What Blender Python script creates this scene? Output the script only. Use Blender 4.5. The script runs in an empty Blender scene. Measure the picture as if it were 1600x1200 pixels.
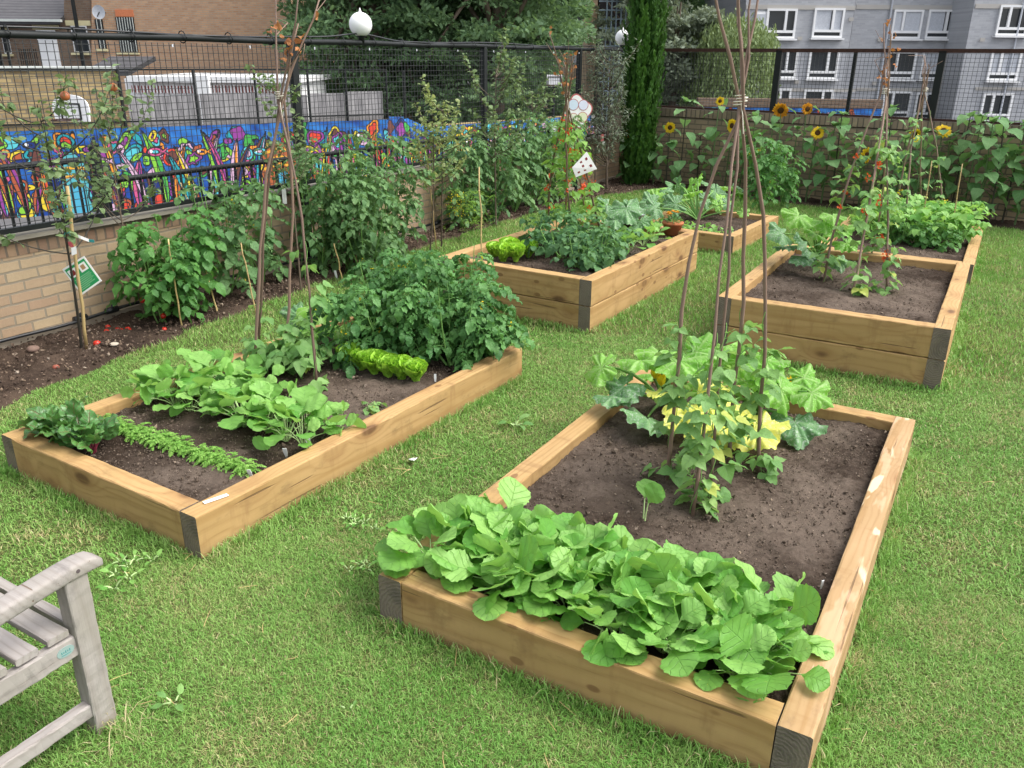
import bpy, bmesh, math, random
import numpy as np
from mathutils import Matrix, Vector
random.seed(7)
RNG = np.random.default_rng(7)
S = bpy.context.scene
COL = S.collection

# ------------------------------------------------------------------ camera, sky, sun, exposure
CAM_F, CAM_H, CAM_P, CAM_R, CAM_T = 1297.5, 1.9458, 0.375771, -0.009232, math.radians(30.5)   # focal px (of 1600), height, pitch, roll, yaw

def cam_axes():
    cp, sp = math.cos(CAM_P), math.sin(CAM_P); ct, st = math.cos(CAM_T), math.sin(CAM_T)
    R = Vector((ct, st, 0)); F = Vector((-st * cp, ct * cp, -sp)); U = Vector((-st * sp, ct * sp, cp))
    cr, sr = math.cos(CAM_R), math.sin(CAM_R)
    R2 = R * cr - U * sr; U2 = R * sr + U * cr
    return R2, U2, F

cam_data = bpy.data.cameras.new('camera'); cam = bpy.data.objects.new('camera', cam_data); COL.objects.link(cam)
R_, U_, F_ = cam_axes()
cam.matrix_world = Matrix(((R_.x, U_.x, -F_.x, 0), (R_.y, U_.y, -F_.y, 0), (R_.z, U_.z, -F_.z, CAM_H), (0, 0, 0, 1)))
cam_data.sensor_width = 36; cam_data.lens = 36 * CAM_F / 1600; cam_data.clip_start = 0.05; cam_data.clip_end = 800
S.camera = cam
SUN_EL, SUN_AZ = math.radians(55), math.radians(25)          # azimuth measured from +X towards +Y
world = bpy.data.worlds.new('World'); S.world = world; world.use_nodes = True
wn = world.node_tree; bg = wn.nodes['Background']; sky = wn.nodes.new('ShaderNodeTexSky'); sky.sky_type = 'NISHITA'
sky.sun_disc = False; sky.sun_elevation = SUN_EL; sky.sun_rotation = math.pi / 2 - SUN_AZ; sky.dust_density = 4.0; sky.air_density = 1.0
hs = wn.nodes.new('ShaderNodeHueSaturation'); hs.inputs['Saturation'].default_value = 0.33     # grey cloud cover takes the blue out
wn.links.new(sky.outputs[0], hs.inputs['Color']); wn.links.new(hs.outputs[0], bg.inputs['Color']); bg.inputs['Strength'].default_value = 0.15
sl = bpy.data.lights.new('sun', 'SUN'); sl.energy = 1.0; sl.angle = math.radians(45); sl.color = (1, 0.97, 0.92)
so = bpy.data.objects.new('sun', sl); COL.objects.link(so)
sdir = Vector((math.cos(SUN_EL) * math.cos(SUN_AZ), math.cos(SUN_EL) * math.sin(SUN_AZ), math.sin(SUN_EL)))
so.rotation_euler = sdir.to_track_quat('Z', 'Y').to_euler(); so.location = (5, 0, 12)
S.view_settings.view_transform = 'Standard'; S.view_settings.look = 'None'; S.view_settings.exposure = 1.25; S.view_settings.gamma = 1

# ------------------------------------------------------------------ measured points -> metres
def ray(px, py):
    d = R_ * (px - 800) + U_ * (600 - py) + F_ * CAM_F
    return np.array(d) / CAM_F
def Wz(px, py, z=0.0):
    d = ray(px, py); q = d * ((z - CAM_H) / d[2]); q[2] += CAM_H; return q
def WX(px, py, X):
    d = ray(px, py); q = d * (X / d[0]); q[2] += CAM_H; return q
def WY(px, py, Y):
    d = ray(px, py); q = d * (Y / d[1]); q[2] += CAM_H; return q
FW = np.array([-math.sin(CAM_T), math.cos(CAM_T), 0]); RT = np.array([math.cos(CAM_T), math.sin(CAM_T), 0])
def Wd(px, py, D):
    d = ray(px, py); q = d * (D / (d @ FW)); q[2] += CAM_H; return q
def fr(a, D, z):            # a metres to the right, D metres ahead, height z, for the far buildings
    return RT * a + FW * D + np.array([0, 0, z])

# ------------------------------------------------------------------ mesh collector
def nrm(a):
    a = np.asarray(a, float); return a / np.maximum(np.linalg.norm(a, axis=-1, keepdims=True), 1e-9)

class MB:
    def __init__(s): s.V = []; s.F = []; s.A = []; s.n = 0
    def add(s, V, F, A=None, m=0):
        V = np.asarray(V, float).reshape(-1, 3)
        if A is None: A = np.zeros((len(V), 3))
        if isinstance(F, np.ndarray): F = [F]
        elif len(F) and not isinstance(F[0], np.ndarray):
            g = {}
            for f in F: g.setdefault(len(f), []).append(f)
            F = [np.array(x) for x in g.values()]
        for f in F: s.F.append((f + s.n, m))
        s.V.append(V); s.A.append(np.asarray(A, float)); s.n += len(V)
        return s
    def box(s, c, size, R=None, m=0, A=None):
        x, y, z = np.array(size) / 2
        V = np.array([[a * x, b * y, d * z] for a in (-1, 1) for b in (-1, 1) for d in (-1, 1)])
        if R is not None: V = V @ np.array(R).T
        F = np.array([[0, 1, 3, 2], [4, 6, 7, 5], [0, 4, 5, 1], [2, 3, 7, 6], [0, 2, 6, 4], [1, 5, 7, 3]])
        s.add(V + np.array(c), F, None if A is None else np.tile(A, (8, 1)), m); return s
    def boxes(s, C, H, A=None):           # many axis-aligned boxes: centres, half sizes
        C = np.asarray(C, float); H = np.broadcast_to(np.asarray(H, float), C.shape)
        sg = np.array([[a, b, d] for a in (-1, 1) for b in (-1, 1) for d in (-1, 1)])
        V = C[:, None, :] + H[:, None, :] * sg[None]
        F = np.array([[0, 1, 3, 2], [4, 6, 7, 5], [0, 4, 5, 1], [2, 3, 7, 6], [0, 2, 6, 4], [1, 5, 7, 3]])
        FF = (F[None] + 8 * np.arange(len(C))[:, None, None]).reshape(-1, 4)
        s.add(V.reshape(-1, 3), FF); return s
    def tubes(s, P, Rr, k=5, rand=None, m=0, cap=False):      # P (N,n,3) paths, Rr radii (n,) or (N,n)
        P = np.asarray(P, float)
        if P.ndim == 2: P = P[None]
        N, n, _ = P.shape; Rr = np.broadcast_to(np.asarray(Rr, float), (N, n))
        T = np.gradient(P, axis=1) if n > 2 else np.repeat((P[:, 1:] - P[:, :1]), 2, axis=1)
        T = nrm(T); ref = np.where(np.abs(T[..., 2:3]) > .9, np.array([1., .1, 0]), np.array([0, 0, 1.]))
        # keep one reference per tube to avoid twists
        ref = np.repeat(ref[:, :1], n, axis=1)
        X = nrm(np.cross(T, ref)); Y = np.cross(T, X)
        a = np.arange(k) * 2 * math.pi / k
        V = P[:, :, None, :] + Rr[:, :, None, None] * (X[:, :, None, :] * np.cos(a)[None, None, :, None] + Y[:, :, None, :] * np.sin(a)[None, None, :, None])
        i = np.arange(n - 1)[:, None] * k; j = np.arange(k)[None]; j2 = (j + 1) % k
        F = np.stack([i + j, i + j2, i + k + j2, i + k + j], -1).reshape(-1, 4)
        FF = (F[None] + (n * k) * np.arange(N)[:, None, None]).reshape(-1, 4)
        A = np.zeros((N, n, k, 3)); A[..., 1] = np.linspace(0, 1, n)[None, :, None]
        A[..., 2] = (RNG.random(N) if rand is None else np.broadcast_to(rand, (N,)))[:, None, None]
        L = [FF]
        if cap:
            c = np.arange(k)
            L.append(np.concatenate([(c[::-1][None] + n * k * np.arange(N)[:, None]), (c[None] + (n - 1) * k + n * k * np.arange(N)[:, None])]))
        s.add(V.reshape(-1, 3), L, A.reshape(-1, 3), m); return s
    def build(s, name, mats, parent=None, smooth=True, sharp=None):
        me = bpy.data.meshes.new(name)
        V = np.concatenate(s.V)
        if parent is not None:
            p = parent
            off = np.zeros(3)
            while p is not None: off += np.array(p.location); p = p.parent
            V = V - off
        A = np.concatenate(s.A)
        ls = [f.shape[1] for f, m in s.F for _ in ()]
        cnt = sum(f.size for f, m in s.F); nf = sum(len(f) for f, m in s.F)
        me.vertices.add(len(V)); me.vertices.foreach_set('co', V.astype(np.float32).ravel())
        me.loops.add(cnt); me.loops.foreach_set('vertex_index', np.concatenate([f.ravel() for f, m in s.F]).astype(np.int32))
        me.polygons.add(nf)
        tot = np.concatenate([np.full(len(f), f.shape[1]) for f, m in s.F])
        st = np.concatenate([[0], np.cumsum(tot)[:-1]]).astype(np.int32)
        me.polygons.foreach_set('loop_start', st)
        me.polygons.foreach_set('material_index', np.concatenate([np.full(len(f), m) for f, m in s.F]).astype(np.int32))
        me.polygons.foreach_set('use_smooth', np.full(nf, bool(smooth)))
        me.update(calc_edges=True)
        at = me.attributes.new('luv', 'FLOAT_VECTOR', 'POINT'); at.data.foreach_set('vector', A.astype(np.float32).ravel())
        for m in (mats if isinstance(mats, (list, tuple)) else [mats]): me.materials.append(m)
        o = bpy.data.objects.new(name, me); COL.objects.link(o)
        if parent is not None: o.parent = parent
        return o

def tag(o, label=None, cat=None, group=None, kind=None):
    if label: o['label'] = label
    if cat: o['category'] = cat
    if group: o['group'] = group
    if kind: o['kind'] = kind
    return o
def thing(name, label, cat, loc=(0, 0, 0), group=None):
    o = bpy.data.objects.new(name, None); COL.objects.link(o); o.empty_display_size = .1; o.location = [float(v) for v in loc]
    return tag(o, label, cat, group)
def copy_tree(root, loc, rz=0.0, sc=1.0, label=None, group=None):
    r = root.copy(); COL.objects.link(r); r.location = [float(v) for v in loc]; r.rotation_euler = (0, 0, rz); r.scale = (sc, sc, sc)
    if label: r['label'] = label
    if group: r['group'] = group
    for ch in list(root.children):
        c = ch.copy(); COL.objects.link(c); c.parent = r
        for gch in list(ch.children):
            d = gch.copy(); COL.objects.link(d); d.parent = c
    return r
def kids_copy(src, dst): pass

# ------------------------------------------------------------------ node helpers
class NT:
    def __init__(s, name, rough=.6, spec=.4):
        s.m = bpy.data.materials.new(name); s.m.use_nodes = True; s.t = s.m.node_tree; s.n = s.t.nodes; s.b = s.n['Principled BSDF']
        s.b.inputs['Roughness'].default_value = rough; s.b.inputs['Specular IOR Level'].default_value = spec
        s.out = s.n['Material Output']
    def node(s, typ, ins=None, **kw):
        nd = s.n.new(typ)
        for k, v in kw.items(): setattr(nd, k, v)
        for k, v in (ins or {}).items(): s.set(nd.inputs[k], v)
        return nd
    def set(s, sock, v):
        if isinstance(v, bpy.types.NodeSocket): s.t.links.new(v, sock)
        elif isinstance(v, bpy.types.Node): s.t.links.new(v.outputs[0], sock)
        else:
            if isinstance(v, (tuple, list)) and len(v) == 3 and sock.type == 'RGBA': v = (*v, 1)
            sock.default_value = v
    def obj(s): return s.node('ShaderNodeTexCoord').outputs['Object']
    def pos(s): return s.node('ShaderNodeNewGeometry').outputs['Position']
    def luv(s):
        a = s.node('ShaderNodeAttribute', attribute_name='luv'); x = s.node('ShaderNodeSeparateXYZ', {0: a.outputs['Vector']}); return x.outputs
    def math(s, op, a, b=0.0, c=0.0, clamp=False):
        nd = s.node('ShaderNodeMath', operation=op, use_clamp=clamp); s.set(nd.inputs[0], a); s.set(nd.inputs[1], b)
        if op in ('MULTIPLY_ADD',): s.set(nd.inputs[2], c)
        return nd.outputs[0]
    def vmath(s, op, a, b):
        nd = s.node('ShaderNodeVectorMath', operation=op); s.set(nd.inputs[0], a); s.set(nd.inputs[1], b); return nd.outputs[0]
    def mapr(s, v, a, b, c=0.0, d=1.0, interp='SMOOTHSTEP'):
        nd = s.node('ShaderNodeMapRange', interpolation_type=interp); 
        for i, x in enumerate((v, a, b, c, d)): s.set(nd.inputs[i], x)
        return nd.outputs[0]
    def noise(s, vec, scale=5.0, detail=3.0, rough=.55, dist=0.0):
        return s.node('ShaderNodeTexNoise', {'Vector': vec, 'Scale': scale, 'Detail': detail, 'Roughness': rough, 'Distortion': dist}).outputs[0]
    def mix(s, f, a, b, mode='MIX'):
        nd = s.node('ShaderNodeMix', data_type='RGBA', blend_type=mode); s.set(nd.inputs[0], f); s.set(nd.inputs[6], a); s.set(nd.inputs[7], b); return nd.outputs[2]
    def ramp(s, f, stops):
        nd = s.node('ShaderNodeValToRGB'); s.set(nd.inputs[0], f); e = nd.color_ramp.elements
        while len(e) < len(stops): e.new(.5)
        for i, (p, c) in enumerate(stops): e[i].position = p; e[i].color = (*c, 1)
        return nd.outputs[0]
    def bump(s, h, strength=.3, dist=.01):
        nd = s.node('ShaderNodeBump', {'Height': h, 'Strength': strength, 'Distance': dist}); s.t.links.new(nd.outputs[0], s.b.inputs['Normal']); return nd
    def col(s, c): s.set(s.b.inputs['Base Color'], c)

def plain(name, c, rough=.6, spec=.4, var=.12, scale=8.0, metal=0.0):
    t = NT(name, rough, spec); n = t.noise(t.obj(), scale, 4.0)
    lo = tuple(x * (1 - var) for x in c); hi = tuple(min(1, x * (1 + var)) for x in c)
    t.col(t.mix(n, lo, hi)); t.b.inputs['Metallic'].default_value = metal
    return t.m

def wood(name, base=(.49, .315, .138), dark=(.25, .145, .058), patches=False, knots=True):
    t = NT(name, .72, .25)
    oi = t.node('ShaderNodeObjectInfo').outputs['Random']
    off = t.node('ShaderNodeCombineXYZ', {0: t.math('MULTIPLY', oi, 37.0), 1: t.math('MULTIPLY', oi, 3.1), 2: t.math('MULTIPLY', oi, 1.7)}).outputs[0]
    co0 = t.obj(); co = t.vmath('ADD', co0, off)
    # knots
    kv = t.node('ShaderNodeTexVoronoi', {'Vector': t.vmath('MULTIPLY', co, (2.6, 5.5, 5.5)), 'Scale': 1.0}); kd = kv.outputs['Distance']; k2 = t.node('ShaderNodeTexVoronoi', {'Vector': t.vmath('MULTIPLY', co, (6.0, 11.0, 11.0)), 'Scale': 1.0}); kd2 = k2.outputs['Distance']
    kn = t.mapr(kd, .09, .19, 1.0 if knots else 0.0, 0.0); halo = t.mapr(kd, .05, .55, 1.0 if knots else 0.0, 0.0)
    warp = t.noise(t.vmath('MULTIPLY', co, (1.3, 5, 5)), 1.0, 2.0)
    rr = t.math('ADD', t.math('MULTIPLY', halo, .03), t.math('MULTIPLY', warp, .035))
    sx = t.node('ShaderNodeSeparateXYZ', {0: co}).outputs
    yy = t.math('ADD', t.math('ADD', sx[1], rr), t.math('MULTIPLY', sx[0], .03)); zz = t.math('ADD', sx[2], rr)
    cv = t.node('ShaderNodeCombineXYZ', {0: t.math('MULTIPLY', sx[0], .05), 1: yy, 2: zz}).outputs[0]
    wv = t.node('ShaderNodeTexWave', {'Vector': cv, 'Scale': 14.0, 'Distortion': 1.2, 'Detail': 2.0, 'Detail Scale': 2.0}, wave_type='RINGS', rings_direction='X').outputs[0]
    fine = t.noise(t.vmath('MULTIPLY', co, (5, 150, 150)), 1.0, 3.0, .6)
    g = t.math('ADD', t.math('MULTIPLY', t.math('POWER', wv, 1.6), .55), t.math('MULTIPLY', fine, .5), clamp=True)
    mid = tuple((a + b) / 2 * 1.1 for a, b in zip(base, dark))
    c = t.ramp(g, [(0.0, base), (.45, tuple(x * .93 for x in base)), (.75, mid), (1.0, dark)])
    big = t.noise(t.vmath('MULTIPLY', co, (1.0, 2.5, 2.5)), 1.6, 3.0)
    c = t.mix(t.mapr(big, .35, .7, 0.0, .6), c, tuple(x * a for x, a in zip(base, (.72, .72, .62))))
    st = t.noise(t.vmath('MULTIPLY', co, (5, 9, 9)), 1.3, 5.0, .7)
    c = t.mix(t.mapr(st, .52, .72, 0.0, .6), c, tuple(x * .45 for x in base))
    c = t.mix(t.mapr(kd, .05, .42, .6 if knots else 0.0, 0.0), c, (.24, .115, .042))
    c = t.mix(kn, c, (.13, .065, .03))
    if knots:
        c = t.mix(t.math('MULTIPLY', t.mapr(kd2, .13, .20, .8, 0.0), t.math('GREATER_THAN', k2.outputs['Color'], .5)), c, (.17, .085, .035))
        sm = t.noise(t.vmath('MULTIPLY', co, (9, 2.2, 2.2)), 1.0, 4.0, .65); c = t.mix(t.mapr(sm, .54, .70, 0.0, .6), c, (.27, .155, .065))       # smudges across the grain
        sw = t.noise(t.vmath('MULTIPLY', co, (70, 3, 3)), 1.0, 2.0, .5); c = t.mix(t.math('MULTIPLY', sw, .22), c, (.33, .2, .09))       # saw marks
        lg = t.noise(t.vmath('MULTIPLY', co, (.5, 22, 22)), 1.0, 2.0, .5); c = t.mix(t.mapr(lg, .52, .66, 0.0, .45), c, (.30, .17, .06))
    # thin drying cracks running with the grain
    ck = t.noise(t.vmath('MULTIPLY', co, (1.6, 60, 60)), 1.0, 1.0, .4)
    c = t.mix(t.mapr(ck, .72, .76, 0.0, .7), c, (.12, .07, .035))
    if patches:
        pn = t.noise(t.vmath('MULTIPLY', co, (2.3, 9.5, 3)), 1.0, 2.0, .5, .8)
        c = t.mix(t.mapr(t.math('ADD', pn, t.math('MULTIPLY', fine, .05)), .60, .65, 0.0, .8), c, (.68, .54, .37))
        pr = t.noise(t.vmath('MULTIPLY', co, (3.0, 14, 3)), 1.0, 3.0)
        c = t.mix(t.mapr(pr, .52, .6, 0.0, .4), c, (.66, .44, .29))
    # soil splashed up the lowest few centimetres
    zz0 = t.node('ShaderNodeSeparateXYZ', {0: t.pos()}).outputs[2]
    dirt = t.math('MULTIPLY', t.mapr(zz0, .0, .07, 1.0, 0.0), t.noise(t.pos(), 30.0, 4.0))
    c = t.mix(dirt, c, (.16, .11, .05))
    t.col(c)
    t.bump(t.math('SUBTRACT', t.math('ADD', t.math('MULTIPLY', fine, .5), t.math('MULTIPLY', kn, .5)), t.mapr(ck, .72, .76, 0.0, 1.5)), .45, .003)
    return t.m

def endgrain(name):
    t = NT(name, .85, .15); co = t.obj()
    oi = t.node('ShaderNodeObjectInfo').outputs['Random']
    off = t.node('ShaderNodeCombineXYZ', {0: 0.0, 1: t.math('MULTIPLY', oi, .09), 2: t.math('MULTIPLY_ADD', oi, .13, -.05)}).outputs[0]
    cv = t.vmath('ADD', co, off); nz = t.noise(cv, 9.0, 3.0)
    w = t.node('ShaderNodeTexWave', {'Vector': t.vmath('MULTIPLY', cv, (0.0, 1, 1)), 'Scale': 22.0, 'Distortion': 5.0, 'Detail': 4.0, 'Detail Scale': 2.5}, wave_type='RINGS', rings_direction='X').outputs[0]
    c = t.mix(t.math('MULTIPLY', w, .45), (.20, .165, .13), (.12, .095, .075))
    c = t.mix(t.mapr(nz, .45, .7, 0.0, .7), c, (.10, .085, .07)); c = t.mix(t.mapr(t.noise(cv, 3.0, 5.0, .8), .5, .7, 0.0, .5), c, (.22, .17, .11))
    t.col(c); t.bump(t.math('ADD', w, t.noise(cv, 80.0, 3.0)), .5, .003); return t.m

def soilmat(name, c1=(.030, .020, .014), c2=(.138, .106, .083), specks=.0):
    t = NT(name, .95, .1); p = t.pos()
    a = t.noise(p, 2.0, 4.0, .6); b = t.noise(p, 38.0, 6.0, .75); d = t.noise(p, 210.0, 3.0, .7)
    g = t.math('ADD', t.math('MULTIPLY', a, .75), t.math('MULTIPLY', b, .42))
    c = t.mix(t.mapr(g, .44, .72), c1, c2); wet = t.noise(p, 1.3, 3.0, .5); c = t.mix(t.mapr(wet, .52, .62, 0.0, .55), c, tuple(x * 1.1 for x in c1))
    vo = t.node('ShaderNodeTexVoronoi', {'Vector': p, 'Scale': 90.0}); 
    sp = t.math('MULTIPLY', t.mapr(vo.outputs['Distance'], .10, .16, 1.0, 0.0), t.math('GREATER_THAN', t.noise(p, 60.0, 1.0), .60))
    c = t.mix(sp, c, (.42, .33, .24))
    c = t.mix(t.mapr(d, .62, .75, 0.0, .6), c, (.30, .22, .15))
    if specks:
        v2 = t.node('ShaderNodeTexVoronoi', {'Vector': p, 'Scale': 42.0})
        s2 = t.mapr(v2.outputs['Distance'], .16, .24, specks, 0.0)
        s2 = t.math('MULTIPLY', s2, t.math('GREATER_THAN', v2.outputs['Color'], .55))
        c = t.mix(s2, c, (.36, .26, .2))
    t.col(c); t.bump(t.math('ADD', t.math('MULTIPLY', b, .7), t.math('MULTIPLY', d, .5)), .9, .012); return t.m

def leafmat(name, c1, c2, vein=(.35, .5, .2), veinw=.06, side=5.0, rough=.5, trans=.3, mottle=None, veinf=.55, spec=.35, yellow=None):
    t = NT(name, rough, spec); u, v, r = t.luv()[0:3]
    c = t.mix(r, c1, c2)
    p = t.pos(); n = t.noise(p, 45.0, 3.0)
    c = t.mix(t.math('MULTIPLY', n, .35), c, tuple(x * .55 for x in c1))
    au = t.math('ABSOLUTE', u)
    mid = t.mapr(au, 0.0, veinw * 1.6, 1.0, 0.0)
    ph = t.math('FRACT', t.math('SUBTRACT', t.math('MULTIPLY', v, side), t.math('MULTIPLY', au, 1.6)))
    sv = t.mapr(t.math('ABSOLUTE', t.math('SUBTRACT', ph, .5)), 0.0, .09, .9, 0.0)
    vm = t.math('MAXIMUM', mid, sv)
    c = t.mix(t.math('MULTIPLY', vm, veinf), c, vein)
    if mottle:
        mn = t.noise(p, 60.0, 4.0, .7); c = t.mix(t.mapr(mn, .50, .66, 0.0, .75), c, mottle)
    if yellow: c = t.mix(t.mapr(r, yellow[0], yellow[0] + .02, 0.0, 1.0), c, yellow[1])
    bf = t.node('ShaderNodeNewGeometry').outputs['Backfacing']
    c = t.mix(t.math('MULTIPLY', bf, .3), c, tuple(min(1, x * 1.5 + .04) for x in c2))
    if mottle is None:       # insect nibbles and scorched spots, different on every leaf
        hv = t.node('ShaderNodeCombineXYZ', {0: t.math('MULTIPLY_ADD', u, 1.3, t.math('MULTIPLY', r, 91.0)), 1: t.math('MULTIPLY', v, 2.6), 2: t.math('MULTIPLY', r, 57.0)}).outputs[0]
        sp = t.noise(hv, 2.2, 3.0, .6); c = t.mix(t.mapr(sp, .68, .74, 0.0, .55), c, tuple(min(1, x * a) for x, a in zip(c2, (1.75, 1.2, .8))))
    t.col(c); t.bump(t.math('SUBTRACT', t.math('MULTIPLY', n, 1.0), vm), .6, .005)
    tr = t.node('ShaderNodeBsdfTranslucent', {'Color': t.mix(.5, c, tuple(min(1, x * a) for x, a in zip(c2, (1.6, 1.5, .8))))})
    mx = t.node('ShaderNodeMixShader', {0: trans, 1: t.b.outputs[0], 2: tr.outputs[0]}); t.t.links.new(mx.outputs[0], t.out.inputs[0])
    return t.m

def stemmat(name, c, rough=.6):
    t = NT(name, rough, .3); r = t.luv()[2]; t.col(t.mix(r, tuple(x * .7 for x in c), tuple(min(1, x * 1.25) for x in c))); t.bump(t.noise(t.pos(), 90.0, 3.0), .4, .003); return t.m

def brickmat(name, c1, c2, mortar, bw=.225, bh=.075, ms=.010, swap=False, axis='X', var=.9, grime=(.10, .09, .07), gf=.4, bump=.5, off=.5):
    # axis: wall's long direction; swap: bricks standing on end
    t = NT(name, .9, .15); p = t.pos(); s = t.node('ShaderNodeSeparateXYZ', {0: p}).outputs
    a = {'X': s[0], 'Y': s[1], 'R': t.math('ADD', t.math('MULTIPLY', s[0], float(RT[0])), t.math('MULTIPLY', s[1], float(RT[1])))}[axis]
    z = s[2]
    uv = t.node('ShaderNodeCombineXYZ', {0: z if swap else a, 1: a if swap else z, 2: 0.0}).outputs[0]
    wob = t.node('ShaderNodeTexNoise', {'Vector': p, 'Scale': 9.0}).outputs['Color']
    uv = t.vmath('ADD', uv, t.vmath('MULTIPLY', t.vmath('SUBTRACT', wob, (.5, .5, .5)), (.012, .012, 0)))
    br = t.node('ShaderNodeTexBrick', {'Vector': uv, 'Color1': c1, 'Color2': c2, 'Mortar': mortar, 'Scale': 1.0, 'Mortar Size': ms, 'Mortar Smooth': .3, 'Bias': 0.0, 'Brick Width': bw, 'Row Height': bh}, offset=off)
    c = br.outputs['Color']
    n1 = t.noise(p, 2.2, 5.0, .65); n2 = t.noise(p, 40.0, 4.0, .7)
    c = t.mix(t.mapr(n1, .42, .75, 0.0, gf), c, grime)
    c = t.mix(t.math('MULTIPLY', n2, .45), c, tuple(x * .45 for x in c1))
    t.col(c); t.bump(t.math('ADD', t.math('MULTIPLY', br.outputs['Fac'], -1.0), t.math('MULTIPLY', n2, .4)), bump, .008); return t.m

# ------------------------------------------------------------------ leaf templates
def leaf_grid(wf, nu=4, nv=10, fold=.12, cup=0.0):
    s = np.linspace(-1, 1, nu + 1); t = np.linspace(0, 1, nv + 1)
    T, Sg = np.meshgrid(t, s, indexing='ij'); w = np.array([wf(x) for x in t])[:, None]
    V = np.stack([Sg * w, T, fold * np.abs(Sg) * w + cup * (Sg * w) ** 2], -1)
    i = np.arange(nv)[:, None] * (nu + 1); j = np.arange(nu)[None]
    F = np.stack([i + j, i + j + 1, i + j + nu + 2, i + j + nu + 1], -1).reshape(-1, 4)
    return dict(V=V.reshape(-1, 3), F=F, U=np.stack([Sg.ravel(), T.ravel()], -1))
def leaf_radial(of, nr=4, na=40, yo=0.0, cup=.1, wav=.05, lobes=5):
    a = np.linspace(-math.pi * .93, math.pi * .93, na + 1); r = np.linspace(0, 1, nr + 1) ** .8
    Rr, A = np.meshgrid(r, a, indexing='ij'); o = np.array([of(x) for x in a])[None] * Rr
    z = -cup * o ** 2 + wav * Rr ** 2 * np.sin(A * lobes * 1.0 + 1.3) + wav * .6 * Rr ** 2 * np.sin(A * 13)
    V = np.stack([o * np.sin(A), o * np.cos(A) + yo, z], -1)
    i = np.arange(nr)[:, None] * (na + 1); j = np.arange(na)[None]
    F = np.stack([i + j, i + j + 1, i + j + na + 2, i + j + na + 1], -1).reshape(-1, 4)
    lob = np.abs(((A / (2 * math.pi / lobes) + .5) % 1) - .5) * 2   # 0 on a lobe's rib
    return dict(V=V.reshape(-1, 3), F=F, U=np.stack([(lob * (Rr + .1)).ravel(), Rr.ravel()], -1))
def interp(pts):
    xs = [p[0] for p in pts]; ys = [p[1] for p in pts]
    return lambda t: float(np.interp(t, xs, ys))
def sv(n=0): return lambda t: 0
rad_w = interp([(0, .02), (.05, .05), (.12, .10), (.2, .22), (.3, .36), (.45, .46), (.6, .48), (.75, .43), (.87, .31), (.95, .17), (1, .0)])
T_RAD = leaf_grid(lambda t: rad_w(t) * (1 + .055 * math.sin(t * 46)), 6, 18, .10, .05)
T_RADS = leaf_grid(rad_w, 4, 7, .12)
bean_w = interp([(0, .0), (.02, .22), (.08, .36), (.2, .44), (.35, .43), (.55, .33), (.75, .19), (.9, .07), (1, .0)])
T_BEAN = leaf_grid(bean_w, 4, 10, .16); T_BEANS = leaf_grid(bean_w, 2, 5, .16)
tom_w = interp([(0, .03), (.1, .2), (.25, .33), (.4, .30), (.45, .36), (.6, .24), (.65, .27), (.85, .10), (1, 0)])
T_TOM = leaf_grid(tom_w, 2, 9, .25); T_TOMS = leaf_grid(tom_w, 2, 4, .25)
let_w = interp([(0, .1), (.2, .2), (.4, .38), (.6, .5), (.8, .5), (.93, .36), (1, .15)])
T_LET = leaf_grid(let_w, 8, 10, .35, .5)
beet_w = interp([(0, .05), (.1, .2), (.3, .30), (.5, .30), (.7, .25), (.9, .13), (1, 0)])
T_BEET = leaf_grid(beet_w, 6, 14, .1)
sun_w = interp([(0, .0), (.03, .2), (.1, .36), (.22, .44), (.4, .40), (.6, .28), (.8, .14), (1, 0)])
T_SUN = leaf_grid(lambda t: sun_w(t) * (1 + .05 * math.sin(t * 50)), 4, 9, .12)
T_OV = leaf_grid(interp([(0, .02), (.25, .26), (.5, .32), (.8, .18), (1, 0)]), 2, 4, .2)
T_NAR = leaf_grid(interp([(0, .02), (.3, .1), (.7, .08), (1, 0)]), 2, 3, .2)
def squash_o(a):
    l = .87 + .13 * math.cos(a * 5) ; s = .085 * abs(math.sin(a * 12.5)) ; back = 1 - .35 * max(0, (abs(a) - 2.2)) / .75
    return l * (1 + s) * back
T_SQ = leaf_radial(squash_o, 6, 76, .18, .14, .13, 5)
T_QUAD = dict(V=np.array([[-.5, 0, 0], [.5, 0, 0], [.35, 1, .12], [-.35, 1, .12]], float), F=np.array([[0, 1, 2, 3]]), U=np.array([[-1, 0], [1, 0], [1, 1], [-1, 1]], float))
T_TRI = dict(V=np.array([[-.5, 0, 0], [.5, 0, 0], [0, 1, 0]], float), F=np.array([[0, 1, 2]]), U=np.array([[-1, 0], [1, 0], [0, 1]], float))

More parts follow.
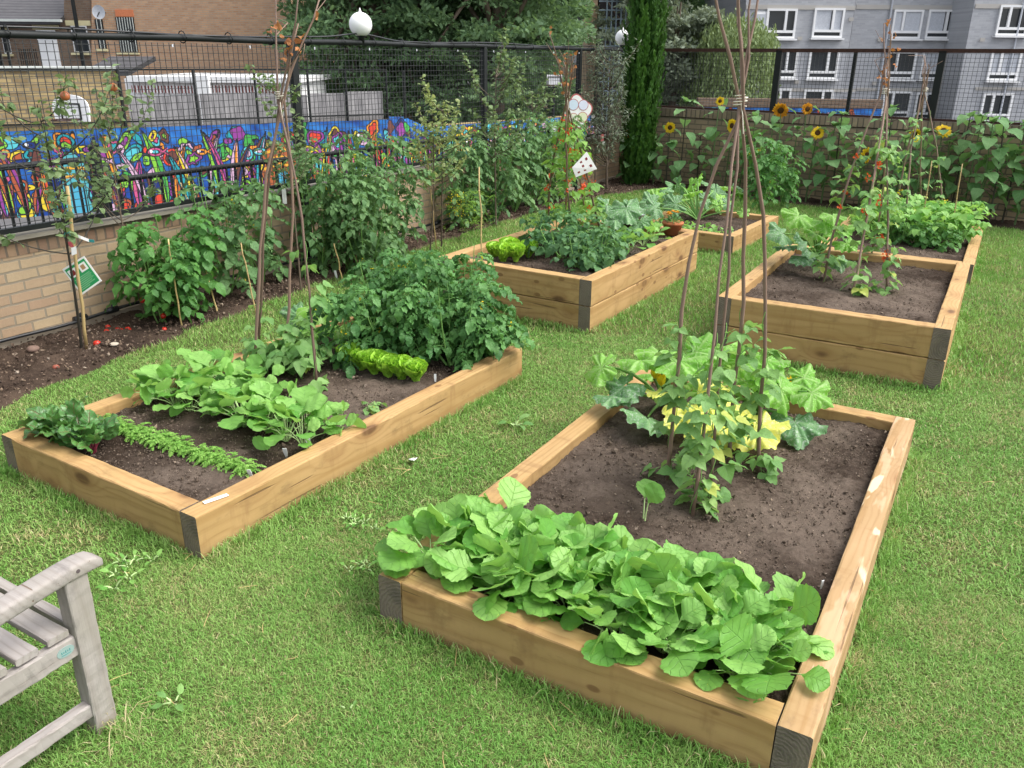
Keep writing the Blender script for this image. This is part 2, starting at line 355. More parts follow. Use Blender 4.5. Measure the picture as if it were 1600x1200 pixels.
def put(mb, T, P, D, Nn, L, Wd_=1.0, curl=0.0, rand=None, rip=0.0, m=0, twist=0.0):
    P = np.asarray(P, float).reshape(-1, 3); N = len(P)
    if N == 0: return
    D = nrm(np.broadcast_to(np.asarray(D, float), (N, 3))); Nn = np.broadcast_to(np.asarray(Nn, float), (N, 3))
    X = nrm(np.cross(D, Nn)); Z = np.cross(X, D)
    L = np.broadcast_to(np.asarray(L, float), (N,)); W = np.broadcast_to(np.asarray(Wd_, float), (N,)); C = np.broadcast_to(np.asarray(curl, float), (N,)) + 1e-4
    V = T['V']; M = len(V)
    y = np.clip(V[None, :, 1], -1, 2); z = np.broadcast_to(V[None, :, 2], (N, M)).copy()
    if np.any(np.asarray(rip) > 0):
        ph = RNG.random((N, 2)) * 6.28; rp = np.broadcast_to(np.asarray(rip, float), (N,))
        e = np.abs(T['U'][None, :, 0]); z += rp[:, None] * e * np.sin(V[None, :, 1] * 17 + ph[:, :1] + V[None, :, 0] * 6) + rp[:, None] * .6 * np.sin(V[None, :, 1] * 5 + V[None, :, 0] * 7 + ph[:, 1:])
    th = C[:, None] * y
    yy = np.sin(th) / C[:, None] + z * np.sin(th); zz = -(1 - np.cos(th)) / C[:, None] + z * np.cos(th)
    xx = V[None, :, 0] * W[:, None]
    Q = P[:, None, :] + L[:, None, None] * (X[:, None, :] * xx[..., None] + D[:, None, :] * yy[..., None] + Z[:, None, :] * zz[..., None])
    r = RNG.random(N) if rand is None else np.broadcast_to(np.asarray(rand, float), (N,))
    A = np.zeros((N, M, 3)); A[..., 0] = T['U'][None, :, 0]; A[..., 1] = T['U'][None, :, 1]; A[..., 2] = r[:, None]
    k = T['F'].shape[1]
    F = (T['F'][None] + M * np.arange(N)[:, None, None]).reshape(-1, k)
    mb.add(Q.reshape(-1, 3), F, A.reshape(-1, 3), m)

def U3(n): return nrm(RNG.normal(size=(n, 3)))
def azel(az, el): return np.stack([np.cos(az) * np.cos(el), np.sin(az) * np.cos(el), np.sin(el)], -1)
def arc(p0, p1, p2, n=5):      # quadratic paths; p* (N,3)
    t = np.linspace(0, 1, n)[None, :, None]; return (1 - t) ** 2 * p0[:, None] + 2 * t * (1 - t) * p1[:, None] + t ** 2 * p2[:, None]

def rosette(lv, st, c, n, pet, blade, T, el=(.5, 1.2), w=1.0, droop=.8, lift=-.2, rip=.03, sr=.003, az0=None, span=None, rand=None, curlj=.4):
    az = (np.arange(n) * 2.4 + RNG.random() * 6 + RNG.normal(0, .25, n)) if span is None else RNG.uniform(span[0], span[1], n)
    k = np.linspace(0, 1, n); e = el[1] + (el[0] - el[1]) * k + RNG.normal(0, .1, n)
    d = azel(az, e); Lp = pet * RNG.uniform(.75, 1.2, n); p0 = np.array(c)[None] + azel(az, e * 0) * .01; p2 = p0 + d * Lp[:, None]
    p1 = p0 + azel(az, np.minimum(e + .35, 1.5)) * (Lp * .55)[:, None]
    st.tubes(arc(p0, p1, p2, 4), [sr * 1.3, sr * 1.1, sr, sr * .8], 4)
    d2 = azel(az + RNG.normal(0, .3, n), e + lift); up = np.array([0, 0, 1.]) + RNG.normal(0, .42, (n, 3))
    put(lv, T, p2, d2, up, blade * RNG.uniform(.6, 1.2, n), w * RNG.uniform(.85, 1.1, n), droop + RNG.normal(0, curlj, n), rand, rip)

def compound(lv, st, P, D, Lr, T=T_TOM, pairs=3, lf=.33, droop=.9, rip=.04, sr=.0022, up=None, w=1.0, rand=None):
    # compound leaves: arching rachis with paired leaflets and one at the tip
    P = np.asarray(P, float); D = nrm(D); N = len(P); Lr = np.broadcast_to(np.asarray(Lr, float), (N,))
    hz = nrm(np.stack([D[:, 0], D[:, 1], 0 * D[:, 2]], -1) + 1e-5)
    p2 = P + D * (Lr * .62)[:, None] + hz * (Lr * .3)[:, None] - np.array([0, 0, 1]) * (Lr * droop * .35)[:, None]
    p1 = P + D * (Lr * .55)[:, None]
    path = arc(P, p1, p2, 7)
    if st is not None: st.tubes(path[:, ::2], [sr, sr * .9, sr * .7, sr * .5], 3)
    R = RNG.random(N) if rand is None else np.broadcast_to(rand, (N,))
    tang = nrm(np.gradient(path, axis=1)); side = nrm(np.cross(tang, np.array([0, 0, 1.])))
    for i in range(pairs):
        f = .3 + .6 * i / max(1, pairs - 1) if pairs > 1 else .6
        k = f * 6; a = int(k); q = path[:, a] + (path[:, min(a + 1, 6)] - path[:, a]) * (k - a)
        for s in (-1, 1):
            d = nrm(side[:, a] * s + tang[:, a] * .45 - np.array([0, 0, .25]) + RNG.normal(0, .15, (N, 3)))
            put(lv, T, q, d, np.array([0, 0, 1.]) + RNG.normal(0, .3, (N, 3)), Lr * lf * RNG.uniform(.75, 1.1, N) * (1 - .15 * abs(i - 1)), w, .5 + RNG.normal(0, .3, N), np.clip(R + RNG.normal(0, .08, N), 0, 1), rip)
    put(lv, T, path[:, 6], tang[:, 6] + RNG.normal(0, .1, (N, 3)), np.array([0, 0, 1.]) + RNG.normal(0, .25, (N, 3)), Lr * lf * 1.25, w, .5 + RNG.normal(0, .3, N), R, rip)

# ------------------------------------------------------------------ materials
M = {}
M['wood'] = wood('sleeper_wood'); M['wood2'] = wood('sleeper_wood_patched', (.45, .295, .155), (.24, .14, .065), True); M['end'] = endgrain('sleeper_end_grain')
M['soil'] = soilmat('bed_soil'); M['bsoil'] = soilmat('border_soil', (.035, .024, .018), (.095, .066, .048), .55)
M['black'] = plain('black_painted_steel', (.010, .012, .012), .5, .25, .3); M['rust'] = plain('rusty_dark_steel', (.05, .022, .016), .8, .3, .6, 30)
M['wire'] = plain('dark_weld_mesh', (.02, .022, .022), .5, .5)
M['white'] = plain('white_paint', (.78, .78, .78), .5, .4, .05); M['globe'] = plain('opal_globe', (.86, .86, .85), .35, .5, .02)
M['glass'] = plain('window_glass', (.035, .04, .045), .08, .6, .5, .6); M['curtain'] = plain('net_curtain', (.5, .52, .56), .9, .1, .25, 14)
M['teak'] = wood('weathered_teak', (.345, .315, .295), (.19, .165, .15), False, False)
M['cane'] = stemmat('hazel_cane', (.21, .14, .105)); M['bamboo'] = stemmat('bamboo', (.55, .40, .18)); M['bark'] = stemmat('bark', (.12, .09, .065))
M['twine'] = plain('white_twine', (.7, .66, .55), .9); M['plastic'] = plain('white_plastic', (.82, .82, .8), .4)
M['pipe'] = plain('black_hose', (.012, .013, .015), .35, .5)

# ------------------------------------------------------------------ ground of the garden, border soil, lower playground
def nz(x, y, s=1.0, o=0.0):        # cheap smooth 2D noise for vertices
    return (np.sin(x * 1.7 * s + o) * np.cos(y * 2.3 * s + 1.3 * o) + .5 * np.sin(x * 4.1 * s + y * 3.3 * s + o * 2) + .25 * np.cos(x * 9.7 * s - y * 8.1 * s + o)) / 1.75
def sheet(xs, ys, zf, MBo=None):
    X, Y = np.meshgrid(xs, ys, indexing='ij'); Z = zf(X, Y)
    n, k = X.shape; i = np.arange(n - 1)[:, None] * k; j = np.arange(k - 1)[None]
    F = np.stack([i + j, i + k + j, i + k + j + 1, i + j + 1], -1).reshape(-1, 4)
    mb = MBo or MB(); mb.add(np.stack([X, Y, Z], -1).reshape(-1, 3), F); return mb
def edge_x(y): return np.interp(y, [0, 1.5, 2.3, 2.8, 3.8, 5.2, 6.7, 9, 11.5, 13.4], [-4.7, -4.76, -4.83, -4.92, -5.09, -5.23, -5.36, -5.42, -5.3, -4.6])
BACK_S = -.158
def back_y(x): return 12.5 + BACK_S * (np.asarray(x) - .2)
def back_edge(x): return back_y(x) - .47
def slant(root):      # turn a thing built along Y = 12.5 onto the wall's real line
    a = math.atan(BACK_S); dx, dy = root.location.x - .2, root.location.y - 12.5; c, s = math.cos(a), math.sin(a); root.location = (.2 + c * dx - s * dy, 12.5 + s * dx + c * dy, root.location.z); root.rotation_euler = (0, 0, a)
g = NT('lawn_earth', .95, .1); p = g.pos(); a = g.noise(p, 1.1, 5.0, .6); b = g.noise(p, 60.0, 4.0, .7)
g.col(g.mix(g.mapr(b, .35, .65), g.mix(g.mapr(a, .4, .62), (.035, .075, .014), (.085, .095, .035)), (.12, .13, .045))); g.bump(b, .8, .02)
o = sheet(np.linspace(-5.9, 14, 60), np.linspace(-8, 13.5, 60), lambda X, Y: X * 0).build('lawn', g.m); tag(o, 'mown lawn with dry straw coloured patches around the raised beds', 'lawn', kind='structure')
pm = NT('playground_tarmac', .9, .2); p = pm.pos(); pm.col(pm.mix(pm.noise(p, 1.5, 5.0), (.09, .09, .095), (.16, .16, .165)))
o = sheet(np.linspace(-300, 300, 3), np.linspace(-300, 400, 3), lambda X, Y: X * 0 - .95).build('playground', pm.m); tag(o, 'grey tarmac playground below the garden wall', 'playground', kind='structure')
def bsz(X, Y):
    z = .018 + .02 * nz(X * 5, Y * 5) + RNG.normal(0, .006, X.shape)
    d = np.clip((edge_x(Y) + .03 * np.sin(Y * 9) - X) / .08, 0, 1); return z * d + .02 * d - .012 * (1 - d)
mb = sheet(np.arange(-5.84, -4.6, .02), np.arange(-.5, 13.4, .025), bsz)
o = mb.build('border_soil_beside_left_wall', M['bsoil']); o.name = 'border_soil'; tag(o, 'dark stony soil border along the left brick wall', 'soil', kind='structure')
sb_ = sheet(np.arange(-5.84, 8, .03), np.arange(-.52, .05, .03), lambda X, Y: .03 + .02 * nz(X * 4, Y * 5) + RNG.normal(0, .006, X.shape) - .05 * (Y < -.50)); sb_.V[0][:, 1] += back_y(sb_.V[0][:, 0]); o = sb_.build('border_soil', M['bsoil'])
tag(o, 'dark soil border under the sunflowers along the back wall', 'soil', kind='structure')
# chips and pebbles on the border
cm = NT('pebbles', .8, .2); r = cm.luv()[2]; cm.col(cm.ramp(r, [(0, (.045, .03, .022)), (.55, (.11, .075, .055)), (.85, (.2, .145, .10)), (1, (.34, .28, .22))]))
def stones(name, P, R, m, label, cat):
    ic = np.array([[1, 0, 0], [-1, 0, 0], [0, 1, 0], [0, -1, 0], [0, 0, 1], [0, 0, -1]], float); F = np.array([[0, 2, 4], [2, 1, 4], [1, 3, 4], [3, 0, 4], [2, 0, 5], [1, 2, 5], [3, 1, 5], [0, 3, 5]])
    n = len(P); sc = R[:, None, None] * RNG.uniform(.5, 1.3, (n, 1, 3)); q, _ = np.linalg.qr(RNG.normal(size=(n, 3, 3)))
    V = np.einsum('nij,nkj->nki', q, ic[None] * sc + RNG.normal(0, .15, (n, 6, 3)) * R[:, None, None]) + P[:, None]
    A = np.zeros((n, 6, 3)); A[..., 2] = (RNG.random(n) ** 1.3)[:, None]
    mb = MB(); mb.add(V.reshape(-1, 3), (F[None] + 6 * np.arange(n)[:, None, None]).reshape(-1, 3), A.reshape(-1, 3)); o = mb.build(name, m, smooth=False); return tag(o, label, cat, kind='stuff')
n = 9000; y = RNG.uniform(1.2, 13.1, n); x = -5.8 + RNG.random(n) * (edge_x(y) + 5.78); stones('wood_chips', np.stack([x, y, np.full(n, .04) + RNG.normal(0, .01, n)], -1), RNG.uniform(.004, .014, n) * (1 + (RNG.random(n) > .97)), cm.m, 'pale stones and wood chips scattered over the border soil', 'stones')

cr_ = NT('soil_crumb', .95, .1); r = cr_.luv()[2]; cr_.col(cr_.ramp(r, [(0, (.085, .064, .048)), (.5, (.11, .083, .062)), (.93, (.19, .15, .12)), (1, (.36, .28, .2))])); CRUMB = cr_.m
# ------------------------------------------------------------------ raised beds of sleepers
def sleeper(L, m=None, w=.1, h=.2, bev=.007):
    n = 26; xs = np.linspace(-L / 2, L / 2, n)
    pr = []
    for sx, sy in ((1, 1), (-1, 1), (-1, -1), (1, -1)):
        cx, cy = sx * (w / 2 - bev), sy * (h / 2 - bev)
        a0 = {(1, 1): 0, (-1, 1): 90, (-1, -1): 180, (1, -1): 270}[(sx, sy)]
        for k in (0, 45, 90): pr.append((cx + bev * math.cos(math.radians(a0 + k)), cy + bev * math.sin(math.radians(a0 + k))))
    pr = np.array(pr); k = len(pr)
    V = np.zeros((n, k, 3)); V[..., 0] = xs[:, None]; V[..., 1] = pr[None, :, 0]; V[..., 2] = pr[None, :, 1]
    V[..., 1:] += RNG.normal(0, .0007, (n, k, 2)); V[..., 1] += (.002 * np.sin(xs * 2 + RNG.random() * 6))[:, None]
    mb = MB(); i = np.arange(n - 1)[:, None] * k; j = np.arange(k)[None]; j2 = (j + 1) % k
    mb.add(V.reshape(-1, 3), np.stack([i + j, i + k + j, i + k + j2, i + j2], -1).reshape(-1, 4)); base = 0
    cap0 = V[0].copy(); cap1 = V[-1].copy()
    mb.add(cap0, np.array([list(range(k))]), m=1); mb.add(cap1, np.array([list(range(k))[::-1]]), m=1)
    o = mb.build('sleeper', [m or M['wood'], M['end']], smooth=False); return o
BEDS = {}
def raised_bed(key, x, y, rot, w, l, courses, label, group='raised vegetable beds of new timber sleepers', right=None, fill=.055):
    rt = thing('raised_bed', label, 'raised bed', (x, y, 0), group); rz = math.radians(rot); rt.rotation_euler = (0, 0, rz)
    for c in range(courses):
        z = .1 + .2 * c; e = .001
        for (cx, cy, L, a, m) in ((-.05, l / 2, l, 90, right), (-w + .05, l / 2, l, 90, None), (-w / 2, .05, w - .2 - .003, 0, None), (-w / 2, l - .05, w - .2 - .003, 0, None)):
            o = sleeper(L + RNG.normal(0, .002), m if m else None); o.parent = rt; o.location = (cx + RNG.normal(0, .0012), cy, z + (.005 if c else 0)); o.rotation_euler = (0, 0, math.radians(a + (180 if RNG.random() < .5 else 0)))
            if a == 90: o.name = 'side_sleeper'
            else: o.name = 'end_sleeper'
    top = .2 * courses; zs = top - fill
    nx, ny = int((w - .2) / .016), int((l - .2) / .016)
    mb = sheet(np.linspace(-w + .099, -.099, nx), np.linspace(.099, l - .099, ny), lambda X, Y: zs + .013 * nz(X * 4, Y * 4, 1, x) + .007 * nz(X * 19, Y * 17, 1, y) + RNG.normal(0, .0032, X.shape))
    o = mb.build('soil', M['soil']); o.parent = rt
    n = 9000 if key in 'AB' else 2500; P = np.stack([RNG.uniform(-w + .11, -.11, n), RNG.uniform(.11, l - .11, n), zs + RNG.uniform(.0, .008, n)], -1)
    o = stones('soil_crumbs', P, RNG.uniform(.0015, .006, n) * (1 + 1.6 * (RNG.random(n) > .97)), CRUMB, None, None); o.parent = rt
    BEDS[key] = (x, y, rz, w, l, zs, top)
    return rt
def BL(key, s, t, z=None):     # bed coordinates: s metres from the right outer face, t metres from the near outer face
    x, y, rz, w, l, zs, top = BEDS[key]; c, sn = math.cos(rz), math.sin(rz); return np.array([x - s * c - t * sn, y - s * sn + t * c, zs if z is None else z])
raised_bed('A', -.175, 1.958, .43, 1.522, 2.536, 1, 'nearest raised bed, pale chipped patches on its right sleeper, leafy row along its front', right=M['wood2'])
raised_bed('B', -2.579, 1.868, -1.6, 1.455, 2.516, 1, 'single height raised bed behind the bench with lettuce, carrots and a big tomato bush')
raised_bed('C', -2.543, 5.47, -1.2, 1.42, 2.27, 2, 'two sleeper high raised bed in the middle with red flowering runner beans')
raised_bed('D', -.148, 5.574, .7, 1.47, 2.081, 2, 'two sleeper high raised bed on the right with mostly bare soil and a bean wigwam')
raised_bed('E', -.166, 8.636, .5, 1.43, 2.155, 1, 'low raised bed at the far right full of pale green foliage', fill=.04)
raised_bed('F', -2.42, 8.69, -3.5, 1.25, 1.50, 1, 'small low raised bed at the far centre with short seedling rows')

# ------------------------------------------------------------------ garden walls
M['brick_l'] = brickmat('left_wall_brick', (.50, .385, .245), (.42, .285, .19), (.29, .25, .19), axis='Y', gf=.35, ms=.009, grime=(.22, .17, .10))
M['brick_ls'] = brickmat('left_wall_soldier_brick', (.36, .25, .155), (.27, .16, .11), (.14, .115, .09), axis='Y', swap=True, off=0.0, bw=.24, gf=.55)
M['brick_b'] = brickmat('back_wall_brick', (.46, .34, .22), (.27, .20, .15), (.16, .14, .11), axis='X', gf=.4, grime=(.10, .11, .07))
M['brick_bs'] = brickmat('back_wall_soldier_brick', (.38, .29, .20), (.25, .19, .14), (.12, .105, .085), axis='X', swap=True, off=0.0, gf=.5, grime=(.05, .055, .035), bw=.24)
w = thing('garden_wall', 'pale yellow brick wall along the left border under the mesh fence', 'wall', (-5.95, 6, 0))
MB().box((-5.96, 6.2, -.17), (.22, 14.8, 1.60)).build('wall_body', M['brick_l'], w, False)
MB().box((-5.958, 6.2, .685), (.228, 14.8, .11)).build('soldier_course', M['brick_ls'], w, False)
MB().box((-5.90, 6.2, .755), (.20, 14.8, .03)).build('coping', plain('coping_concrete', (.22, .2, .16), .9), w, False)
MB().box((-5.825, 6.1, .03), (.07, 14.6, .10)).build('plinth', plain('plinth_concrete', (.3, .25, .19), .9, .2, .3), w, False)
w = thing('garden_wall', 'dark mossy brick wall behind the sunflowers at the back of the garden', 'wall', (0, 12.6, 0))
MB().box((1.9, 12.61, .04), (16.2, .22, 2.04)).build('wall_body', M['brick_b'], w, False)
MB().box((1.9, 12.608, 1.135), (16.2, .236, .12)).build('soldier_course', M['brick_bs'], w, False); slant(w)

# ------------------------------------------------------------------ mesh fences
def wires(mb, a0, a1, z0, z1, axis, c, sp=.052, r=.002):
    n = int((a1 - a0) / sp); aa = a0 + (np.arange(n) + .5) * (a1 - a0) / n; zz = np.arange(z0 + sp / 2, z1, sp)
    def P(a, z, k): return np.stack([np.full_like(a, c + k), a, z], -1) if axis == 'Y' else np.stack([a, np.full_like(a, c + k), z], -1)
    H = (r, r, (z1 - z0) / 2); mb.boxes(P(aa, np.full(n, (z0 + z1) / 2), 0), H)
    m = len(zz); H = (r, (a1 - a0) / 2, r) if axis == 'Y' else ((a1 - a0) / 2, r, r); mb.boxes(P(np.full(m, (a0 + a1) / 2), zz, 2 * r), H)
FX = -5.80
f1 = thing('mesh_fence', 'black weld mesh fence with a round top rail above the left brick wall', 'fence', (FX, 6, 0))
pl = [-.3, 2.8, 5.9, 9.1, 11.7]
for y in pl:
    big = y in (5.9,)
    MB().box((FX, y, 1.02), (.06, .075 if big else .06, 2.06)).build('post', M['black'], f1, False)
bays = [-1.2] + pl + [13.35]
for a, b in zip(bays[:-1], bays[1:]):
    mb = MB(); wires(mb, a + .04, b - .04, .83, 2.02, 'Y', FX + .012); mb.build('mesh_panel', M['wire'], f1, False)
MB().tubes(np.array([[FX, y, 2.055 + .004 * math.sin(y * 3)] for y in np.linspace(-1.2, 13.4, 60)]), .026, 10).build('top_rail', M['black'], f1)
P = np.array([[FX + .01 + .012 * math.sin(y * 9), y, 2.088 + .01 * math.sin(y * 2.2) + (.045 * math.exp(-((y - 6.85) / .35) ** 2))] for y in np.linspace(-1.2, 13.4, 170)])
MB().tubes(P, .008, 6).build('cable', M['pipe'], f1)
MB().box((FX, 6.1, .815), (.04, 14.6, .035)).build('bottom_rail', M['black'], f1, False)
for y in np.arange(1.5, 12.4, .46):
    a = np.linspace(0, 2 * math.pi, 13); MB().tubes(np.stack([FX + .044 * np.cos(a), np.full(13, y) + .01 * a / 6, 2.065 + .044 * np.sin(a)], -1), .005, 4).build('cable_tie', M['black'], f1)
for y in np.arange(4.6, 12.4, .78): MB().box([FX + .03, y, 2.0], (.006, .012, .022)).build('rail_clip', M['curtain'], f1, False)
BY = 12.56
f2 = thing('mesh_fence', 'weld mesh fence with a flat rusty top rail above the dark back wall', 'fence', (0, BY, 1.2))
bp_ = [-5.75, -3.33, -1.13, 1.1, 3.3, 5.5, 7.7]
for x in bp_[1:]: MB().box((x, BY, 1.63), (.09 if x != 1.1 else .07, .05, .86)).build('post', M['black'], f2, False)
for x in (-2.24, 0.02): MB().box((x, BY, 1.62), (.045, .04, .84)).build('post', M['black'], f2, False)
for a, b in zip(bp_[:-1], bp_[1:]):
    mb = MB(); wires(mb, a + .05, b - .05, 1.22, 2.03, 'X', BY - .03); mb.build('mesh_panel', M['wire'], f2, False)
MB().box((1.0, BY, 2.06), (13.75, .05, .05)).build('top_rail', M['rust'], f2, False)
MB().box((1.0, BY - .03, 1.215), (13.6, .04, .03)).build('bottom_rail', M['rust'], f2, False); slant(f2)

def globe(x, y, z, r, label, post=.12):
    t = thing('globe_lamp', label, 'lamp', (x, y, z))
    bm = bmesh.new(); bmesh.ops.create_uvsphere(bm, u_segments=32, v_segments=20, radius=r)
    V = np.array([v.co[:] for v in bm.verts]); F = [tuple(v.index for v in f.verts) for f in bm.faces]; bm.free()
    V[:, 2] = np.maximum(V[:, 2], -r * .93) + r * .93 + post
    MB().add(V + np.array([x, y, z]), F).build('globe', M['globe'], t)
    MB().tubes(np.array([[x, y, z - .02], [x, y, z + post * .7], [x, y, z + post], [x, y, z + post + .006]]), [.03, .03, r * .42, r * .42], 14, cap=True).build('lamp_base', M['black'], t)
    MB().tubes(np.array([[x, y, z + post + r * 1.92], [x, y, z + post + r * 1.98], [x, y, z + post + 2 * r + .03]]), [.02, .012, .003], 8).build('finial', M['white'], t)
    return t
globe(FX, 6.86, 2.075, .112, 'large white globe lamp on the top rail left of centre', .045)
globe(FX, 13.22, 2.075, .12, 'white globe lamp half hidden behind the tall cypress', .05)
# small bulkhead globe beside the fence foot
q = WX(865, 203, -5.7); t = thing('bulkhead_lamp', 'small round white lamp low on the fence left of the flower shaped sign', 'lamp', q)
bm = bmesh.new(); bmesh.ops.create_uvsphere(bm, u_segments=24, v_segments=14, radius=.072); V = np.array([v.co[:] for v in bm.verts]); F = [tuple(v.index for v in f.verts) for f in bm.faces]; bm.free()
MB().add(V * np.array([.6, 1, 1]) + q, F).build('globe', M['globe'], t); MB().box(q + np.array([-.05, 0, 0]), (.05, .09, .09)).build('bracket', M['black'], t, False)

# balustrade beyond the left wall
b = thing('balustrade', 'black upright bar railing just beyond the left wall in front of the painted mural', 'railing', (-6.5, 3.5, .3))
BX = -6.5
p0, p1 = WX(-60, 268, BX), WX(148, 248, BX); p2, p3 = WX(158, 284, BX), WX(410, 253, BX)
for i, (a, c) in enumerate(((p0, p1), (p2, p3))):
    n = 8; pts = np.linspace(a, c, n)
    if i == 1: ext = c + (c - a) * 3.2; pts = np.linspace(a, ext, 20)
    MB().tubes(pts, .024, 8, cap=True).build('handrail', M['black'], b)
    d = pts[-1] - pts[0]; L = np.linalg.norm(d); m = int(L / .105); ps = pts[0] + d * (np.arange(m)[:, None] + .5) / m
    zb = .42
    MB().boxes(np.stack([ps[:, 0], ps[:, 1], (ps[:, 2] + zb) / 2], -1), np.stack([np.full(m, .008), np.full(m, .008), (ps[:, 2] - zb) / 2], -1)).build('bars', M['black'], b, False)
    mid = (pts[0] + pts[-1]) / 2; MB().box((BX, mid[1], zb), (.04, abs(d[1]), .04)).build('bottom_rail', M['black'], b, False)
MB().box((BX, (p1[1] + p2[1]) / 2, .55), (.06, .06, 1.4)).build('post', M['black'], b, False)
ks = MB().box((-6.75, 5.5, -.3), (.7, 14, 1.2)).build('retaining_ledge', plain('ledge_concrete', (.12, .12, .125), .9, .2, .3)); tag(ks, 'grey concrete ledge beyond the left wall below the black railing', 'ledge')

# irrigation pipe
t = thing('irrigation_pipe', 'black plastic water pipe with connectors along the foot of the left wall', 'pipe', (-5.77, 4, .06))
ys = np.linspace(-.5, 11, 90); pp = np.stack([-5.765 + .012 * np.sin(ys * 2.3), ys, .105 + .012 * np.sin(ys * 1.7) + .006 * np.sin(ys * 7)], -1)
MB().tubes(pp, .013, 8).build('hose', M['pipe'], t)
mb = MB()
for y in (3.46, 3.72, 6.2, 8.0): mb.tubes(np.array([[-5.765, y - .05, .108], [-5.765, y + .05, .108]]), .024, 10, cap=True); mb.tubes(np.array([[-5.765, y, .108], [-5.74, y, .15]]), .014, 8, cap=True)
mb.build('connector', M['pipe'], t)

# ------------------------------------------------------------------ painted mural wall across the playground
def mural_paint(W_, H_, nx, ny, seed):
    rg = np.random.default_rng(seed)
    X, Y = np.meshgrid(np.linspace(0, W_, nx), np.linspace(0, H_, ny), indexing='ij'); C = np.zeros((nx, ny, 3))
    h = Y / H_; st = .5 + .5 * np.sin(X * 9 + 3 * np.sin(X * 2.1) + 2 * np.sin(Y * 5)) * np.sin(Y * 14 + X * 5)
    C[:] = np.array([.008, .055, .32]); C += (st * h)[..., None] * np.array([.03, .20, .38]); C[:] = C * (1 - .35 * (rg.random((nx, 1, 1)) ** 3))
    pal = [(.75, .06, .02), (.85, .30, .02), (.80, .62, .03), (.06, .40, .06), (.25, .60, .04), (.30, .05, .30), (.65, .10, .25), (.02, .35, .40), (.10, .55, .62), (.45, .10, .03), (.16, .05, .03), (.01, .03, .18), (.70, .45, .60)]
    ink = np.array([.01, .01, .012])
    def blob(d, col, lw=.022, inner=None):
        C[d < 0] = col
        if inner is not None:
            k = (d < -.05); C[k] = inner
            C[(np.abs(d + .05) < .009)] = ink
        C[np.abs(d) < lw] = ink
    def P(): return np.array(pal[rg.integers(len(pal))])
    for x in np.arange(-.2, W_ + .3, .14):          # coral, weed and blobs along the bottom
        for _ in range(5):
            cx = x + rg.normal(0, .15); cy = rg.uniform(0, 1) ** 1.2 * H_ * .9; rx = rg.uniform(.05, .17); ry = rg.uniform(.05, .22); a = rg.normal(0, .5)
            dx = (X - cx) * math.cos(a) + (Y - cy) * math.sin(a); dy = -(X - cx) * math.sin(a) + (Y - cy) * math.cos(a)
            m = (np.abs(X - cx) < .5)
            d = (np.sqrt((dx / rx) ** 2 + (dy / ry) ** 2) - 1 + .12 * np.sin(np.arctan2(dy, dx) * rg.integers(2, 6) + rg.random() * 6)) * min(rx, ry)
            d = np.where(m, d, 9); blob(d, P(), .009, P() if rg.random() < .5 else None)
    for x in np.arange(0, W_, .17):                 # tall curling leaves
        cx = x + rg.normal(0, .12); L = rg.uniform(.5, .97) * H_; cv = rg.uniform(-.4, .4); wd = rg.uniform(.04, .10)
        t = np.clip(Y / L, 0, 1.05); mid = cx + cv * t ** 2; half = wd * np.sin(np.clip(t, 0, 1) * math.pi) ** .7
        d = np.abs(X - mid) - half; d = np.where((Y < L) & (np.abs(X - cx) < .8), d, 9); c1, c2 = P(), P()
        blob(d, c1, .010); k = (d < -.018) & (X > mid); C[k] = c2; C[(np.abs(X - mid) < .010) & (d < 0)] = ink
    for x in np.arange(.3, W_, 1.1):                # small fish
        cx = x + rg.normal(0, .25); cy = rg.uniform(.6, .88) * H_; s = rg.uniform(.10, .17)
        d = (np.sqrt(((X - cx) / s) ** 2 + ((Y - cy) / (s * .55)) ** 2) - 1) * s * .6; tail = np.where((X > cx + s * .8) & (X < cx + s * 1.5), np.abs(Y - cy) - (X - cx - s * .7) * .7, 9)
        c = P(); blob(np.minimum(d, tail), c, .012, P())
        C[((X - cx + s * .5) ** 2 + (Y - cy - .015) ** 2) < .0009] = (.9, .9, .9)
    for cx, w_, col in ((6.2, .40, (.45, .12, .03)), (2.2, .22, (.10, .45, .50))):       # a domed hut with an arched door
        top = H_ * .74 - ((X - cx) / w_) ** 2 * .25; d = np.maximum(np.abs(X - cx) - w_ * (1 + .1 * np.sin(Y * 15)), Y - top); blob(np.where(np.abs(X - cx) < .7, d, 9), col, .018)
        for k in range(3): C[(np.abs(Y - (H_ * (.62 - .1 * k) + .05 * np.cos((X - cx) * 6))) < .028) & (d < -.02)] = (.85, .42, .03)
        dd = np.maximum(np.abs(X - cx - .02) - .11, Y - H_ * .34 - .05 * np.cos((X - cx) * 13)); blob(dd, (.08, .42, .6), .014)
    return X, Y, C
mm = NT('mural_paint', .6, .3); at = mm.node('ShaderNodeAttribute', attribute_name='paint'); mm.col(mm.mix(mm.math('MULTIPLY', mm.noise(mm.pos(), 6.0, 4.0), .3), at.outputs['Color'], (.03, .05, .09)))
def mural(parent, name, O, dirx, W_, H_, nx, ny, seed, top=None):
    X, Y, C = mural_paint(W_, H_, nx, ny, seed); hh = np.ones_like(X) if top is None else np.interp(X, top[0], top[1])
    V = np.array(O)[None, None] + X[..., None] * dirx + (Y * hh)[..., None] * np.array([0, 0, 1.])
    i = np.arange(nx - 1)[:, None] * ny; j = np.arange(ny - 1)[None]; F = np.stack([i + j, i + ny + j, i + ny + j + 1, i + j + 1], -1).reshape(-1, 4)
    o = MB().add(V.reshape(-1, 3), F).build(name, mm.m, parent)
    at = o.data.color_attributes.new('paint', 'FLOAT_COLOR', 'POINT'); at.data.foreach_set('color', np.concatenate([C, np.ones((nx, ny, 1))], -1).astype(np.float32).ravel()); return o
